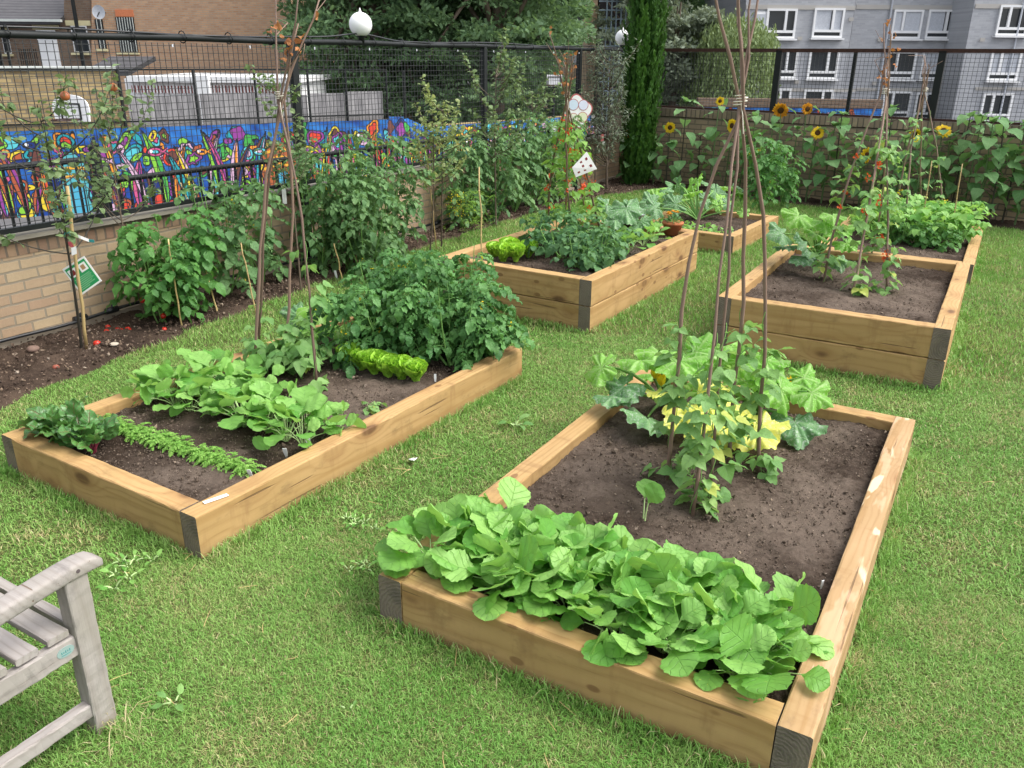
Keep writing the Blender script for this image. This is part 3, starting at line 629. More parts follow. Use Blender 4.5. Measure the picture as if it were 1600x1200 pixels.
def wall_on(D0, px0, D1, px1):
    a, b = Wd(px0, 200, D0), Wd(px1, 200, D1); a[2] = b[2] = 0; return a, b
mA, mB_ = wall_on(15.0, -120, 19.6, 606)
md = nrm(mB_ - mA); ML = np.linalg.norm((mB_ - mA)); mn = np.array([md[1], -md[0], 0]);  mn = mn if mn @ FW < 0 else -mn
def onwall(px, py, off=0.0):    # the wall point seen at a pixel
    d = ray(px, py); o0 = mA + mn * off; t = (o0 @ mn) / (d @ mn); q = d * t; q[2] += CAM_H; return q
MT = onwall(0, 206)[2]; MT2 = onwall(600, 184)[2]
w = thing('mural_wall', 'playground wall painted with a bright undersea mural of fish, coral and domes', 'wall', mA)
def slab(a, b, z0, z1, th, name, m, parent, off=0.0):
    c = (a + b) / 2; L = np.linalg.norm((b - a)[:2]); ang = math.atan2(b[1] - a[1], b[0] - a[0]); Rm = np.array([[math.cos(ang), -math.sin(ang), 0], [math.sin(ang), math.cos(ang), 0], [0, 0, 1]])
    q = c - mn * (th / 2 + .0) + mn * off; q[2] = (z0 + z1) / 2; return MB().box(q, (L, th, z1 - z0), Rm).build(name, m, parent, False)
M['brick_y'] = brickmat('yellow_stock_brick', (.46, .35, .17), (.24, .17, .09), (.22, .19, .14), axis='R', gf=.45, ms=.012, grime=(.07, .055, .045))
M['pale'] = plain('pale_coping', (.5, .53, .5), .8)
slab(mA, mB_, -1, MT, .25, 'wall_body', M['brick_y'], w, -.004)
mural(w, 'painted_mural', mA + np.array([0, 0, -.95]), md, ML, MT + .95, 1500, 150, 3)
# step-down portion of the mural to the right
mC = mB_; mD = Wd(930, 200, 25.5); mD[2] = 0
w2 = thing('mural_wall', 'lower far stretch of painted playground wall stepping down behind the tomato border', 'wall', mC)
d2 = nrm(mD - mC); c = (mC + mD) / 2 ; n2 = np.array([d2[1], -d2[0], 0]); n2 = n2 if n2 @ FW < 0 else -n2
ang = math.atan2(d2[1], d2[0]); Rm = np.array([[math.cos(ang), -math.sin(ang), 0], [math.sin(ang), math.cos(ang), 0], [0, 0, 1]])
q = c - n2 * .13; q[2] = -.28; MB().box(q, (np.linalg.norm(mD - mC), .24, 1.34), Rm).build('wall_body', M['brick_y'], w2, False)
L2 = np.linalg.norm(mD - mC); mural(w2, 'painted_mural', mC + np.array([0, 0, -.95]), d2, L2, 1.32, 700, 100, 9, ([0, .5, 1.2, L2], [1.22, 1.2, 1.0, 1.0]))
# stock brick wall standing on the left of the mural
bw = thing('boundary_wall', 'yellow stock brick wall with a pale coping above the left end of the mural', 'wall', onwall(0, 206))
e = onwall(195, 200); e[2] = 0; zt = onwall(100, 111)[2]
slab(mA, e, MT + .002, zt, .23, 'wall_body', M['brick_y'], bw); slab(mA, e, zt + .002, zt + .08, .32, 'coping', M['pale'], bw, .03)
# grey close-boarded panels above the mural
M['greyboard'] = NT('grey_weathered_board', .9, .1); t_ = M['greyboard']; s_ = t_.node('ShaderNodeSeparateXYZ', {0: t_.pos()}).outputs; aa_ = t_.math('ADD', t_.math('MULTIPLY', s_[0], float(RT[0])), t_.math('MULTIPLY', s_[1], float(RT[1])))
cv_ = t_.node('ShaderNodeCombineXYZ', {0: t_.math('MULTIPLY', aa_, 22.0), 1: t_.math('MULTIPLY', s_[2], 1.5), 2: 0.0}).outputs[0]; n_ = t_.noise(cv_, 1.0, 4.0, .7); t_.col(t_.mix(t_.mapr(n_, .3, .7), (.15, .145, .15), (.34, .33, .33))); t_.bump(n_, .4, .01); M['greyboard'] = t_.m
fp = thing('board_fence', 'weathered grey board fence panels standing above the mural', 'fence', onwall(400, 170))
pts = [205, 318, 405, 485, 543, 602]; tops = [150, 146, 149, 146, 143]
for i in range(5):
    a, b_ = onwall(pts[i] + 1, 190), onwall(pts[i + 1] - 1, 190); z1 = onwall((pts[i] + pts[i + 1]) / 2, tops[i])[2]; a[2] = b_[2] = 0
    slab(a, b_, MT + .002, z1, .05, 'panel', M['greyboard'], fp, -.05)
# ball court posts and wires above the mural
cf = thing('ball_court_fence', 'thin black wire court fence on posts above the mural', 'fence', onwall(300, 150))
zt2 = onwall(200, 110)[2]
for px in (-100, 196, 311, 404, 485, 543, 605, 632):
    a = onwall(px, 200) if px < 610 else Wd(px, 200, 19.9); a[2] = (MT + zt2) / 2; MB().box(a + mn * .06, (.035, .035, zt2 - MT)).build('post', M['black'], cf, False)
for z in (zt2, MT + .10):
    a = mA.copy(); b_ = mB_.copy(); slab(a, b_, z, z + .03, .03, 'rail', M['black'], cf, .05)
# basketball board
def board(q, wd, hg, label, rnd):
    t = thing('basketball_hoop', label, 'basketball hoop', (q[0], q[1], -.95)); mb = MB(); n = 28; a = np.linspace(0, math.pi, n)
    xs = np.concatenate([-wd / 2 * np.cos(a)]) ; zs = hg * (-.1 + .6 * np.sin(a) ** .7) if rnd else hg * .5 * np.ones(n)
    out = [(x, z) for x, z in zip(xs, zs)] + [(wd / 2 * (.92 if rnd else 1), -hg * .5), (-wd / 2 * (.92 if rnd else 1), -hg * .5)]
    k = len(out); F0 = np.array([q - FW * .02 + RT * x + np.array([0, 0, z]) for x, z in out]); B0 = F0 + FW * .04
    mb.add(np.concatenate([F0, B0]), [tuple(range(k)), tuple(range(2 * k - 1, k - 1, -1))] + [(i, i + k, (i + 1) % k + k, (i + 1) % k) for i in range(k)]); mb.build('backboard', M['white'], t, False)
    mb = MB(); c = q - FW * .03 + np.array([0, 0, -hg * .12])
    for dx, dz, sx, sz in ((-.17, 0, .025, .26), (.17, 0, .025, .26), (0, .13, .36, .025), (0, -.13, .36, .025)): mb.box(c + RT * dx + np.array([0, 0, dz]), (sx, .012, sz), np.array([RT, FW, [0, 0, 1]]).T)
    mb.build('target_square', M['black'], t, False)
    a = np.linspace(0, 2 * math.pi, 20); c = q - FW * .28 + np.array([0, 0, -hg * .4]); MB().tubes(np.array([c + RT * .22 * math.cos(x) + FW * .22 * math.sin(x) for x in a]), .012, 6).build('hoop', M['rust'], t)
    pz = q + FW * (.55 if rnd else .1); (MB().tubes(np.array([q + FW * .02, pz + [0, 0, -.1]]), .02, 8) if rnd else MB().tubes(np.array([[pz[0], pz[1], -.95], [pz[0], pz[1], q[2]]]), .04, 8)).build('bracket' if rnd else 'pole', M['black'], t)
board(onwall(111, 169, .55), .66, .46, 'round topped white basketball board seen through the fence on the left', True)
board(Wd(866, 126, 24), .42, .3, 'small white basketball board seen through the fence beyond the flower sign', False)

# ------------------------------------------------------------------ brick house, upper left
M['brick_o'] = brickmat('orange_brown_brick', (.60, .37, .22), (.44, .24, .14), (.42, .35, .27), axis='R', gf=.5, grime=(.36, .26, .19), ms=.014, bump=.3)
M['brick_d'] = brickmat('brown_house_brick', (.25, .17, .115), (.17, .105, .075), (.2, .17, .14), axis='R', gf=.4, ms=.014, bump=.3)
M['slate'] = NT('roof_tile', .8, .3); t_ = M['slate']; s_ = t_.node('ShaderNodeSeparateXYZ', {0: t_.pos()}).outputs
wv_ = t_.math('FRACT', t_.math('MULTIPLY', s_[2], 9.0)); t_.col(t_.mix(t_.mapr(wv_, 0.0, .3), (.025, .025, .03), t_.mix(t_.noise(t_.pos(), 4.0, 4.0), (.055, .055, .06), (.12, .115, .12)))); t_.bump(wv_, .5, .02); M['slate'] = t_.m
M['cream'] = plain('cream_lintel', (.62, .56, .33), .8); M['orange'] = plain('orange_lintel_brick', (.55, .19, .09), .85, .2, .25, 20)
def facing_box(px0, py0, px1, py1, D, th, name, m, parent, dz=0.0):
    # a box whose front stands D metres ahead and spans the two measured corners
    a, b_ = Wd(px0, (py0 + py1) / 2, D), Wd(px1, (py0 + py1) / 2, D); pm_ = (px0 + px1) / 2; zt, zb = Wd(pm_, py0, D)[2], Wd(pm_, py1, D)[2]
    c = (a + b_) / 2 + FW * th / 2; c[2] = (zt + zb) / 2; return MB().box(c, (abs((b_ - a) @ RT), th, zt - zb), np.array([RT, FW, [0, 0, 1]]).T).build(name, m, parent, False)
def prism(pts, D, th, name, m, parent):      # outline at its own distance given real thickness
    F0 = np.array([Wd(x, y, D) for x, y in pts]); B0 = F0 + FW * th; k = len(pts)
    return MB().add(np.concatenate([F0, B0]), [tuple(range(k)), tuple(range(2 * k - 1, k - 1, -1))] + [(i, i + k, (i + 1) % k + k, (i + 1) % k) for i in range(k)]).build(name, m, parent, False)
DH = 34.0
ho = thing('brick_house', 'orange brown brick house with a tall blank gable beyond the playground', 'house', Wd(300, 200, DH))
prism([(143, 230), (143, -160), (300, -260), (447, -160), (457, 60), (462, 230)], DH, 9, 'gable_wall', M['brick_o'], ho)
prism([(-160, 230), (-160, 30), (100, 30), (100, -20), (142.6, -60), (142.6, 230)], DH + .15, 8, 'rear_wall', M['brick_d'], ho)
def roof(pts0, pts1, D0, D1, name, parent, m):  # sloping plane between an eave and a ridge
    a = [Wd(x, y, D0) for x, y in pts0]; b_ = [Wd(x, y, D1) for x, y in pts1]; V = np.array(a + b_); V2 = V - np.array([0, 0, .15])
    return MB().add(np.concatenate([V, V2]), [(0, 1, 2, 3), (7, 6, 5, 4), (0, 4, 5, 1), (1, 5, 6, 2), (2, 6, 7, 3), (3, 7, 4, 0)]).build(name, m, parent, False)
roof([(-160, 33), (92, 31)], [(142, -14), (-160, -40)], DH - .35, DH + 3, 'roof', ho, M['slate'])
facing_box(-160, 29, 94, 33, DH - .45, .15, 'gutter', M['pale'], ho)
roof([(128, 112), (200, 111)], [(243, 88), (172, 88)], DH - 5, DH - 3, 'lean_to_roof', ho, M['slate'])
def hwin(px0, py0, px1, py1, D, parent, lint=None, sill=True, bars=0, door=False, lm=None):
    f = facing_box(px0, py0, px1, py1, D - .03, .10, 'door' if door else 'window', M['white'] if (door or not bars) else M['black'], parent)
    if door: return
    dx = (px1 - px0)
    if bars == 0:
        for a, b_ in ((.08, .47), (.53, .92)): facing_box(px0 + dx * a, py0 + 2, px0 + dx * b_, py1 - 2, D - .045, .04, 'pane', M['glass'], f)
    else:
        facing_box(px0 + 1, py0 + 1, px1 - 1, py1 - 1, D - .045, .04, 'pane', M['glass'], f)
        for k in range(bars): x = px0 + dx * (k + .5) / bars; facing_box(x - .45, py0, x + .45, py1, D - .1, .02, 'bar', M['pale'], f)
    if lint: facing_box(lint[0], lint[1], lint[2], lint[3], D - .04, .1, 'lintel', lm or M['cream'], f)
    if sill: facing_box(px0 - 2, py1 + .5, px1 + 4, py1 + 4, D - .12, .2, 'sill', M['cream'], f)
hwin(113, 40, 138, 82, DH + .15, ho, (102, 32, 141, 40)); hwin(184, 27, 212, 81, DH, ho, (180, 15, 208, 26), True, 7, lm=M['orange']); hwin(151, 30, 163, 76, DH, ho, None, True, 2)
hwin(4, 50, 15, 84, DH + .15, ho, (-4, 41, 10, 47))
hwin(62, 47, 92, 118, DH + .15, ho, door=True); facing_box(50, 39, 91, 46, DH + .1, .1, 'lintel', M['cream'], ho)
for px in (22, 36, 147): a = Wd(px, 200, DH - .12); b_ = Wd(px - (4 if px > 100 else 0), -30 if px > 100 else 36, DH - .12); b_[:2] = a[:2]; MB().tubes(np.array([a, b_]), .07 if px > 100 else .05, 8).build('drainpipe', M['black'], ho)
rl = MB(); 
for px in np.arange(36, 62, 3.2): a = Wd(px, 110, DH - 1); rl.box(a + np.array([0, 0, .3]), (.025, .025, .9))
rl.build('balcony_railing', M['black'], ho, False)
q = Wd(155, 19, DH - .5); a = np.linspace(0, 2 * math.pi, 25)[:-1]; rr = np.array([0, .08, .16, .24]); V = np.array([[q + RT * r_ * math.cos(x) + np.array([0, 0, r_ * math.sin(x)]) - FW * (.9 * r_ ** 2) for x in a] for r_ in rr]).reshape(-1, 3)
sd = thing('satellite_dish', 'grey satellite dish on the brick house wall beside the black drainpipe', 'satellite dish', q)
MB().add(V, np.array([[i * 24 + j, i * 24 + (j + 1) % 24, (i + 1) * 24 + (j + 1) % 24, (i + 1) * 24 + j] for i in range(3) for j in range(24)])).build('dish', M['curtain'], sd)
MB().tubes(np.array([q + FW * .5, q, q - FW * .2 - np.array([0, 0, .15])]), .02, 6).build('arm', M['black'], sd)
# low white extension
ex = thing('white_extension', 'low white flat roofed building with a red slatted band behind the grey boards', 'building', Wd(330, 170, 22))
facing_box(200, 124, 458, 200, 22, 4, 'wall', M['white'], ex); facing_box(198, 120, 460, 129, 21.8, 4.4, 'roof_edge', M['white'], ex)
M['redslat'] = plain('red_slat', (.36, .10, .08), .7)
for a0, b0 in ((206, 306), (332, 436)):
    facing_box(a0, 134, b0, 145, 21.96, .05, 'slatted_band', M['redslat'], ex)
    mb = MB()
    for x in np.arange(a0 + 3, b0, 5.2): c = Wd(x, 139.5, 21.93); mb.box(c, (.035, .03, .19), np.array([RT, FW, [0, 0, 1]]).T)
    mb.build('slats', M['white'], ex, False)
facing_box(309, 118, 329, 200, 21.7, .3, 'pier', M['white'], ex)

# ------------------------------------------------------------------ grey flats, upper right
M['brick_g'] = brickmat('grey_flat_brick', (.48, .49, .515), (.38, .39, .415), (.45, .455, .465), axis='R', gf=.35, grime=(.34, .35, .385), bw=.30, bh=.10, ms=.012, bump=.25)
M['band'] = plain('concrete_band', (.42, .40, .37), .9, .2, .1, 1.0)
ap = thing('apartment_block', 'large grey brick block of flats with rows of white framed windows beyond the back wall', 'building', Wd(1400, 250, 45))
facing_box(1166, -330, 1337, 330, 45, 10, 'wall', M['brick_g'], ap); facing_box(1337.5, -330, 1523, 330, 46.2, 9, 'wall', M['brick_g'], ap); facing_box(1523.5, -330, 1960, 330, 44, 11, 'wall', M['brick_g'], ap)
for a0, b0, D in ((1166, 1337, 44.95), (1338, 1522, 46.15), (1524, 1960, 43.95)):
    for y0, y1 in ((8, 15), (138, 143)): facing_box(a0, y0, b0, y1, D, .06, 'floor_band', M['band'], ap)
WC = {}
def flat_window(cx, cy, D, flip, curtain, ht=1.0):
    q = Wd(cx, cy, D - .06); key = (flip, curtain)
    Rm = np.array([RT, FW, [0, 0, 1]]).T
    if key not in WC:
        f = bpy.data.objects.new('window', None); COL.objects.link(f); f.location = q; W_, H_ = 1.50, 1.36; sg = -1 if flip else 1
        def bx(x, z, sx, sz, y=0, th=.12): return (q + RT * x * sg + np.array([0, 0, z]) + FW * y, (sx, th, sz), Rm)
        mb = MB()
        for x, z, sx, sz in ((0, H_ / 2 - .05, W_, .1), (0, -H_ / 2 + .05, W_, .1), (-W_ / 2 + .05, 0, .1, H_ - .2), (W_ / 2 - .05, 0, .1, H_ - .2), (.22, .13, .12, H_ - .46), (0, -.36, W_ - .2, .12)): mb.box(*bx(x, z, sx, sz))
        mb.box(*bx(0, -H_ / 2 - .05, W_ + .16, .07, -.1, .3)); mb.build('frame', M['white'], f, False)
        mb = MB(); mb.box(*bx(0, 0, W_ - .1, H_ - .1, .055, .02)); mb.build('pane', M['glass'], f, False)
        if curtain:
            mb = MB(); mb.box(*bx(-.29, .12, .80, H_ - .36, .03, .02)) 
            if curtain > 1: mb.box(*bx(.46, .12, .34, H_ - .36, .03, .02))
            mb.build('curtain', M['curtain'], f, False)
        WC[key] = f; f.parent = ap; f.location = Vector(q) - ap.location; return
    s_ = WC[key]; f = s_.copy(); COL.objects.link(f); f.parent = ap; f.location = Vector(q) - ap.location
    for ch in s_.children: c = ch.copy(); COL.objects.link(c); c.parent = f
for cx, cy, D, fl, cu in ((1220, 37, 45, 0, 0), (1294, 36, 45, 0, 2), (1222, 100, 45, 0, 0), (1286, 101, 45, 0, 0), (1211, 160, 45, 0, 0), (1277, 162, 45, 0, 0),
    (1417, 38, 46.2, 1, 2), (1471, 38, 46.2, 0, 1), (1407, 102, 46.2, 1, 0), (1461, 102, 46.2, 0, 2), (1400, 164, 46.2, 1, 0), (1451, 166, 46.2, 1, 0),
    (1583, 32, 44, 1, 0), (1569, 103, 44, 1, 2), (1556, 168, 44, 1, 0), (1660, 32, 44, 1, 1), (1648, 103, 44, 1, 0)): flat_window(cx, cy, D, fl, cu)
f = facing_box(1177, 18, 1200, 68, 44.93, .1, 'balcony_window', M['white'], ap); facing_box(1181, 22, 1196, 44, 44.9, .05, 'pane', M['curtain'], f); facing_box(1181, 48, 1196, 64, 44.9, .05, 'pane', M['glass'], f)
for px, D in ((1342, 46.1), (1519, 46.1), (1530, 43.9)):
    a = Wd(px, 330, D); b_ = Wd(px, -60, D); b_[:2] = a[:2]; MB().tubes(np.array([a, b_]), .05, 6).build('drainpipe', M['curtain'], ap)
for px, py, D in ((1330, 30, 44.9), (1250, 60, 44.9), (1375, 62, 46.1), (1505, 64, 46.1), (1245, 128, 44.9), (1366, 130, 46.1), (1535, 62, 43.9)): q_ = Wd(px, py, D); MB().box(q_, (.22, .05, .16), np.array([RT, FW, [0, 0, 1]]).T).build('air_vent', M['band'], ap, False)
# blue painted wall before the flats
bl = thing('blue_painted_wall', 'low blue painted wall with a brick top in front of the grey flats', 'wall', Wd(1280, 170, 26))
a = Wd(1090, 170, 26); b_ = Wd(1378, 170, 26); zt = Wd(1250, 168, 26)[2]; L = np.linalg.norm(b_ - a)
q = (a + b_) / 2 + FW * .13; q[2] = (zt - .95) / 2; MB().box(q, (L, .24, zt + .95), np.array([RT, FW, [0, 0, 1]]).T).build('wall_body', M['brick_d'], bl, False)
q[2] = zt + .12; MB().box(q, (L, .3, .235), np.array([RT, FW, [0, 0, 1]]).T).build('brick_top', M['brick_d'], bl, False)
a[2] = -.95; mural(bl, 'painted_front', a - FW * .004, RT, L, zt + .93, 260, 60, 17)
# tan building and tower behind the trees
tb = thing('tan_building', 'tan rendered building with blue framed windows behind the cypress', 'building', Wd(900, 100, 42)); M['tan'] = plain('tan_render', (.42, .32, .22), .9, .2, .08, 1.0)
facing_box(830, -250, 912, 260, 42, 8, 'wall', M['tan'], tb); facing_box(912.3, -250, 921, 260, 41.6, 6, 'pier', M['tan'], tb); facing_box(921.3, -250, 934, 260, 42.5, 6, 'wall', M['tan'], tb)
for y in (15, 65): 
    f = facing_box(894, y, 911, y + 36, 41.95, .1, 'window', M['pale'], tb); facing_box(896, y + 2, 909, y + 16, 41.9, .06, 'pane', M['glass'], f); facing_box(896, y + 19, 909, y + 34, 41.9, .06, 'pane', M['curtain'], f)
sc = thing('scaffold_tower', 'grey blue scaffold clad stair tower between the tan building and the cypress', 'scaffolding', Wd(952, 100, 41)); M['steelblue'] = plain('blue_grey_steel', (.25, .32, .38), .5)
facing_box(936, -250, 1000, 260, 44, 5, 'core', plain('dark_core', (.07, .065, .075), .9), sc)
mb = MB()
for x in (937, 944, 951, 958, 965, 972): a = Wd(x, 260, 41); b_ = Wd(x, -100, 41); b_[:2] = a[:2]; mb.tubes(np.array([a, b_]), .035, 6)
for y in range(-40, 200, 14): mb.tubes(np.array([Wd(936, y, 41), Wd(973, y, 41)]), .03, 6)
mb.build('poles', M['steelblue'], sc)
wb = thing('white_building', 'pale rendered building with a balcony between the grey tree and the flats', 'building', Wd(1130, 60, 60)); M['offw'] = plain('off_white_render', (.62, .58, .58), .9, .2, .06, .5)
facing_box(1060, -200, 1190, 230, 60, 8, 'wall', M['offw'], wb); facing_box(1094, -5, 1165, 4, 59.6, .6, 'balcony', M['curtain'], wb); facing_box(1090, -200, 1095, 200, 59.7, .3, 'drainpipe', M['white'], wb); facing_box(1098, 25, 1118, 35, 59.9, .2, 'window', M['redslat'], wb)
facing_box(1100, -30, 1160, -8, 59.9, .2, 'window', M['glass'], wb)
facing_box(440, -120, 560, 230, 58, 8, 'wall', M['tan'], thing('pale_building', 'pale building glimpsed through a gap in the dark trees', 'building', Wd(500, 60, 58)))

# ------------------------------------------------------------------ background trees
M['tree_d'] = leafmat('dark_tree_leaf', (.07, .145, .065), (.16, .265, .12), (.09, .14, .08), rough=.6, trans=.35, veinf=.2)
M['tree_g'] = leafmat('grey_green_leaf', (.12, .155, .10), (.22, .27, .19), (.1, .12, .08), rough=.6, trans=.2, veinf=.2)
M['willow'] = leafmat('willow_leaf', (.14, .20, .075), (.24, .32, .14), (.1, .15, .08), rough=.6, trans=.25, veinf=.2)
def tree(name, label, base, H, rad, zlo, m, n=9000, size=.16, squash_=1.0, clumps=70, group=None, cat='tree'):
    base = np.array([base[0], base[1], -.95]); t = thing(name, label, cat, base, group); tr = MB()
    hp = np.array([0, 0, H * .5]); tr.tubes(np.array([base, base + [.1, 0, H * .25], base + [0, .1, H * .5], base + [.1, .1, H * .85]]), [rad * .09, rad * .07, rad * .05, rad * .015], 8)
    cc = U3(clumps) * (RNG.random((clumps, 1)) ** .35); C = np.array([0, 0, (H + zlo) / 2]) + cc * np.array([rad, rad, (H - zlo) / 2]); C += RNG.normal(0, rad * .06, C.shape)
    k = min(14, clumps); p0 = base + np.stack([np.zeros(k), np.zeros(k), RNG.uniform(.25, .6, k) * H], -1); tr.tubes(arc(p0, (p0 + base + C[:k]) / 2 + [0, 0, .3], base + C[:k], 5), [rad * .035, rad * .028, rad * .02, rad * .014, rad * .007], 5)
    tr.build('trunk', M['bark'], t)
    per = n // clumps; cr = rad * RNG.uniform(.16, .34, clumps); idx = np.repeat(np.arange(clumps), per); N = len(idx)
    dirs = U3(N); dirs[:, 2] = np.abs(dirs[:, 2]) * .75 + dirs[:, 2] * .25; rr = RNG.random(N) ** .4
    P = base + C[idx] + dirs * (rr * cr[idx])[:, None] * np.array([1, 1, .75]); tone = RNG.random(clumps)
    D = nrm(dirs + RNG.normal(0, .6, (N, 3)) - [0, 0, .3]); mb = MB(); put(mb, T_QUAD, P, D, U3(N) + [0, 0, .6], size * RNG.uniform(.6, 1.3, N), .55, .3, np.clip(tone[idx] * .6 + RNG.random(N) * .4, 0, 1))
    mb.build('crown', m, t); return t
gt = 'big dark trees beyond the playground'
for i, (px, D, H, r_, zl) in enumerate(((566, 31, 9, 2.5, .3), (590, 28, 9, 3.6, .0), (690, 29, 9.5, 3.7, .0), (775, 27, 9, 2.9, .0), (838, 31, 8, 1.5, .2), (640, 38, 12, 4.5, 0), (830, 36, 10, 2.2, .2), (575, 38, 11, 3.6, 0))):
    q = Wd(px, 150, D); tree('dark_tree', 'large dark green leafy tree in the mass beyond the playground left of the cypress', q, H, r_, zl, M['tree_d'], 24000 if i < 5 else 12000, .15, clumps=120, group=gt)
tree('grey_tree', 'dusty grey green tree just right of the cypress beyond the fence', Wd(1050, 120, 34), 5.7, 1.9, .6, M['tree_g'], 14000, .15, clumps=80)
tree('grey_tree', 'smaller grey green tree in the gap right of the tan building', Wd(1005, 120, 42), 9, 2.6, .6, M['tree_g'], 10000, .18, clumps=70)
# willow
wt = thing('willow_tree', 'pale green weeping willow with hanging strands left of the grey flats', 'tree', [*Wd(1140, 150, 33)[:2], -.95]); b0 = np.array(wt.location)
MB().tubes(np.array([b0, b0 + [0, .1, 2], b0 + [.1, 0, 3.6]]), [.3, .22, .1], 8).build('trunk', M['bark'], wt)
mb = MB(); n = 420; az = RNG.random(n) * 6.283; rd = 1.55 * np.sqrt(RNG.random(n)); zt = 4.35 - .75 * (rd / 1.55) ** 2 + RNG.normal(0, .12, n); ln = RNG.uniform(1.6, 3.2, n); k = 26
tt = np.linspace(0, 1, k)[None]; P = np.stack([b0[0] + (rd[:, None] + .25 * tt) * np.cos(az)[:, None], b0[1] + (rd[:, None] + .25 * tt) * np.sin(az)[:, None], b0[2] + zt[:, None] - ln[:, None] * tt + RNG.normal(0, .03, (n, k))], -1).reshape(-1, 3); P[:, :2] += RNG.normal(0, .035, (len(P), 2))
put(mb, T_NAR, P, np.array([0, 0, -1.]) + RNG.normal(0, .35, P.shape), U3(len(P)), .17, 1.6, .2, np.repeat(RNG.random(n), k)); mb.build('crown', M['willow'], wt)
# far backdrop of low trees and hedge that closes the gaps
for i, (px, D) in enumerate(((700, 52), (610, 50), (820, 55), (960, 56), (1040, 58))):
    tree('dark_tree', 'large dark green leafy tree in the mass beyond the playground left of the cypress' if px < 900 else 'distant dark tree standing behind the tower and grey trees', Wd(px, 150, D), 13, 5.5, .0, M['tree_d'], 9000, .34, clumps=90, group=gt if px < 900 else 'distant dark trees near the tower')

# ------------------------------------------------------------------ leaf materials
L = {}
L['rad'] = leafmat('radish_leaf', (.11, .32, .045), (.31, .55, .14), (.11, .29, .06), .02, 5.0, .5, .30, veinf=.38)
L['bean'] = leafmat('bean_leaf', (.13, .30, .075), (.27, .46, .14), (.28, .42, .22), .04, 5.0, .5, .30, veinf=.35, yellow=(.96, (.42, .48, .10)))
L['bean2'] = leafmat('runner_bean_leaf', (.11, .27, .04), (.24, .44, .08), (.3, .48, .14), .05, 5.0, .5, .3, veinf=.3)
L['tom'] = leafmat('tomato_leaf', (.045, .15, .035), (.12, .29, .07), (.16, .34, .1), .05, 5.0, .5, .22, veinf=.3)
L['tom2'] = leafmat('tomato_leaf_dull', (.065, .165, .05), (.17, .31, .11), (.16, .27, .12), .05, 5.0, .6, .2, veinf=.3)
L['tom3'] = leafmat('tomato_leaf_fresh', (.05, .17, .035), (.12, .30, .06), (.16, .36, .1), .05, 5.0, .5, .25, veinf=.3)
L['pot'] = leafmat('potato_leaf', (.05, .15, .05), (.12, .26, .085), (.16, .3, .11), .05, 5.0, .5, .22, veinf=.3)
L['let'] = leafmat('lettuce_leaf', (.20, .44, .03), (.36, .62, .06), (.5, .7, .2), .07, 5.0, .35, .4, veinf=.5)
L['beet'] = leafmat('beet_leaf', (.05, .16, .035), (.11, .27, .06), (.22, .06, .06), .08, 6.0, .32, .18, veinf=.55, spec=.5)
L['carrot'] = leafmat('carrot_leaf', (.17, .40, .06), (.32, .56, .12), rough=.6, trans=.3, veinf=.0)
L['sq'] = leafmat('squash_leaf', (.075, .20, .065), (.14, .30, .11), (.24, .40, .18), .12, 3.0, .6, .2, mottle=(.40, .47, .38), veinf=.5)
L['sqb'] = leafmat('squash_leaf_bright', (.15, .40, .04), (.26, .52, .08), (.4, .6, .22), .12, 3.0, .5, .35, mottle=(.42, .58, .25), veinf=.5)
L['sqy'] = leafmat('squash_leaf_yellow', (.70, .72, .07), (.82, .80, .18), (.4, .55, .1), .12, 3.0, .5, .3, mottle=(.8, .8, .4), veinf=.5)
L['sun'] = leafmat('sunflower_leaf', (.10, .24, .075), (.23, .41, .16), (.30, .46, .22), .05, 5.0, .6, .25, veinf=.35)
L['cyp'] = leafmat('cypress_spray', (.022, .085, .010), (.085, .21, .022), (.1, .2, .04), rough=.65, trans=.15, veinf=.1)
L['oli'] = leafmat('olive_leaf', (.10, .14, .085), (.24, .29, .20), rough=.6, trans=.15, veinf=.2)
L['app'] = leafmat('apple_leaf', (.09, .16, .055), (.22, .31, .13), (.26, .33, .16), .05, 5.0, .55, .2, veinf=.3)
L['wint'] = leafmat('pale_apple_leaf', (.17, .26, .08), (.36, .42, .18), (.4, .45, .2), rough=.55, trans=.3, veinf=.3)
L['dill'] = leafmat('feathery_leaf', (.14, .32, .03), (.28, .46, .06), rough=.6, trans=.3, veinf=0)
L['dry'] = leafmat('dry_leaf', (.30, .10, .04), (.45, .20, .07), rough=.8, trans=.2, veinf=.2)
SM = {'g': stemmat('green_stem', (.16, .32, .08)), 'p': stemmat('pale_stalk', (.38, .52, .22)), 'r': stemmat('beet_stalk', (.20, .03, .05)), 's': stemmat('sunflower_stem', (.10, .16, .06)), 'd': stemmat('dark_stem', (.04, .035, .025))}
M['petal'] = leafmat('yellow_petal', (.80, .50, .01), (.90, .66, .02), (.7, .35, .01), rough=.6, trans=.25, veinf=.2)
M['petalo'] = leafmat('orange_petal', (.62, .20, .01), (.80, .42, .02), (.4, .1, .01), rough=.6, trans=.25, veinf=.2)
M['disc'] = plain('sunflower_disc', (.07, .035, .012), .95, .1, .5, 60)
M['scarlet'] = leafmat('scarlet_flower', (.65, .05, .015), (.85, .14, .03), rough=.5, trans=.2, veinf=0)
M['tomato'] = plain('ripe_tomato', (.50, .03, .015), .25, .5, .3, 20)

def finish(root, parts):
    for nm, mb, m in parts:
        if mb.n: mb.build(nm, m, root)
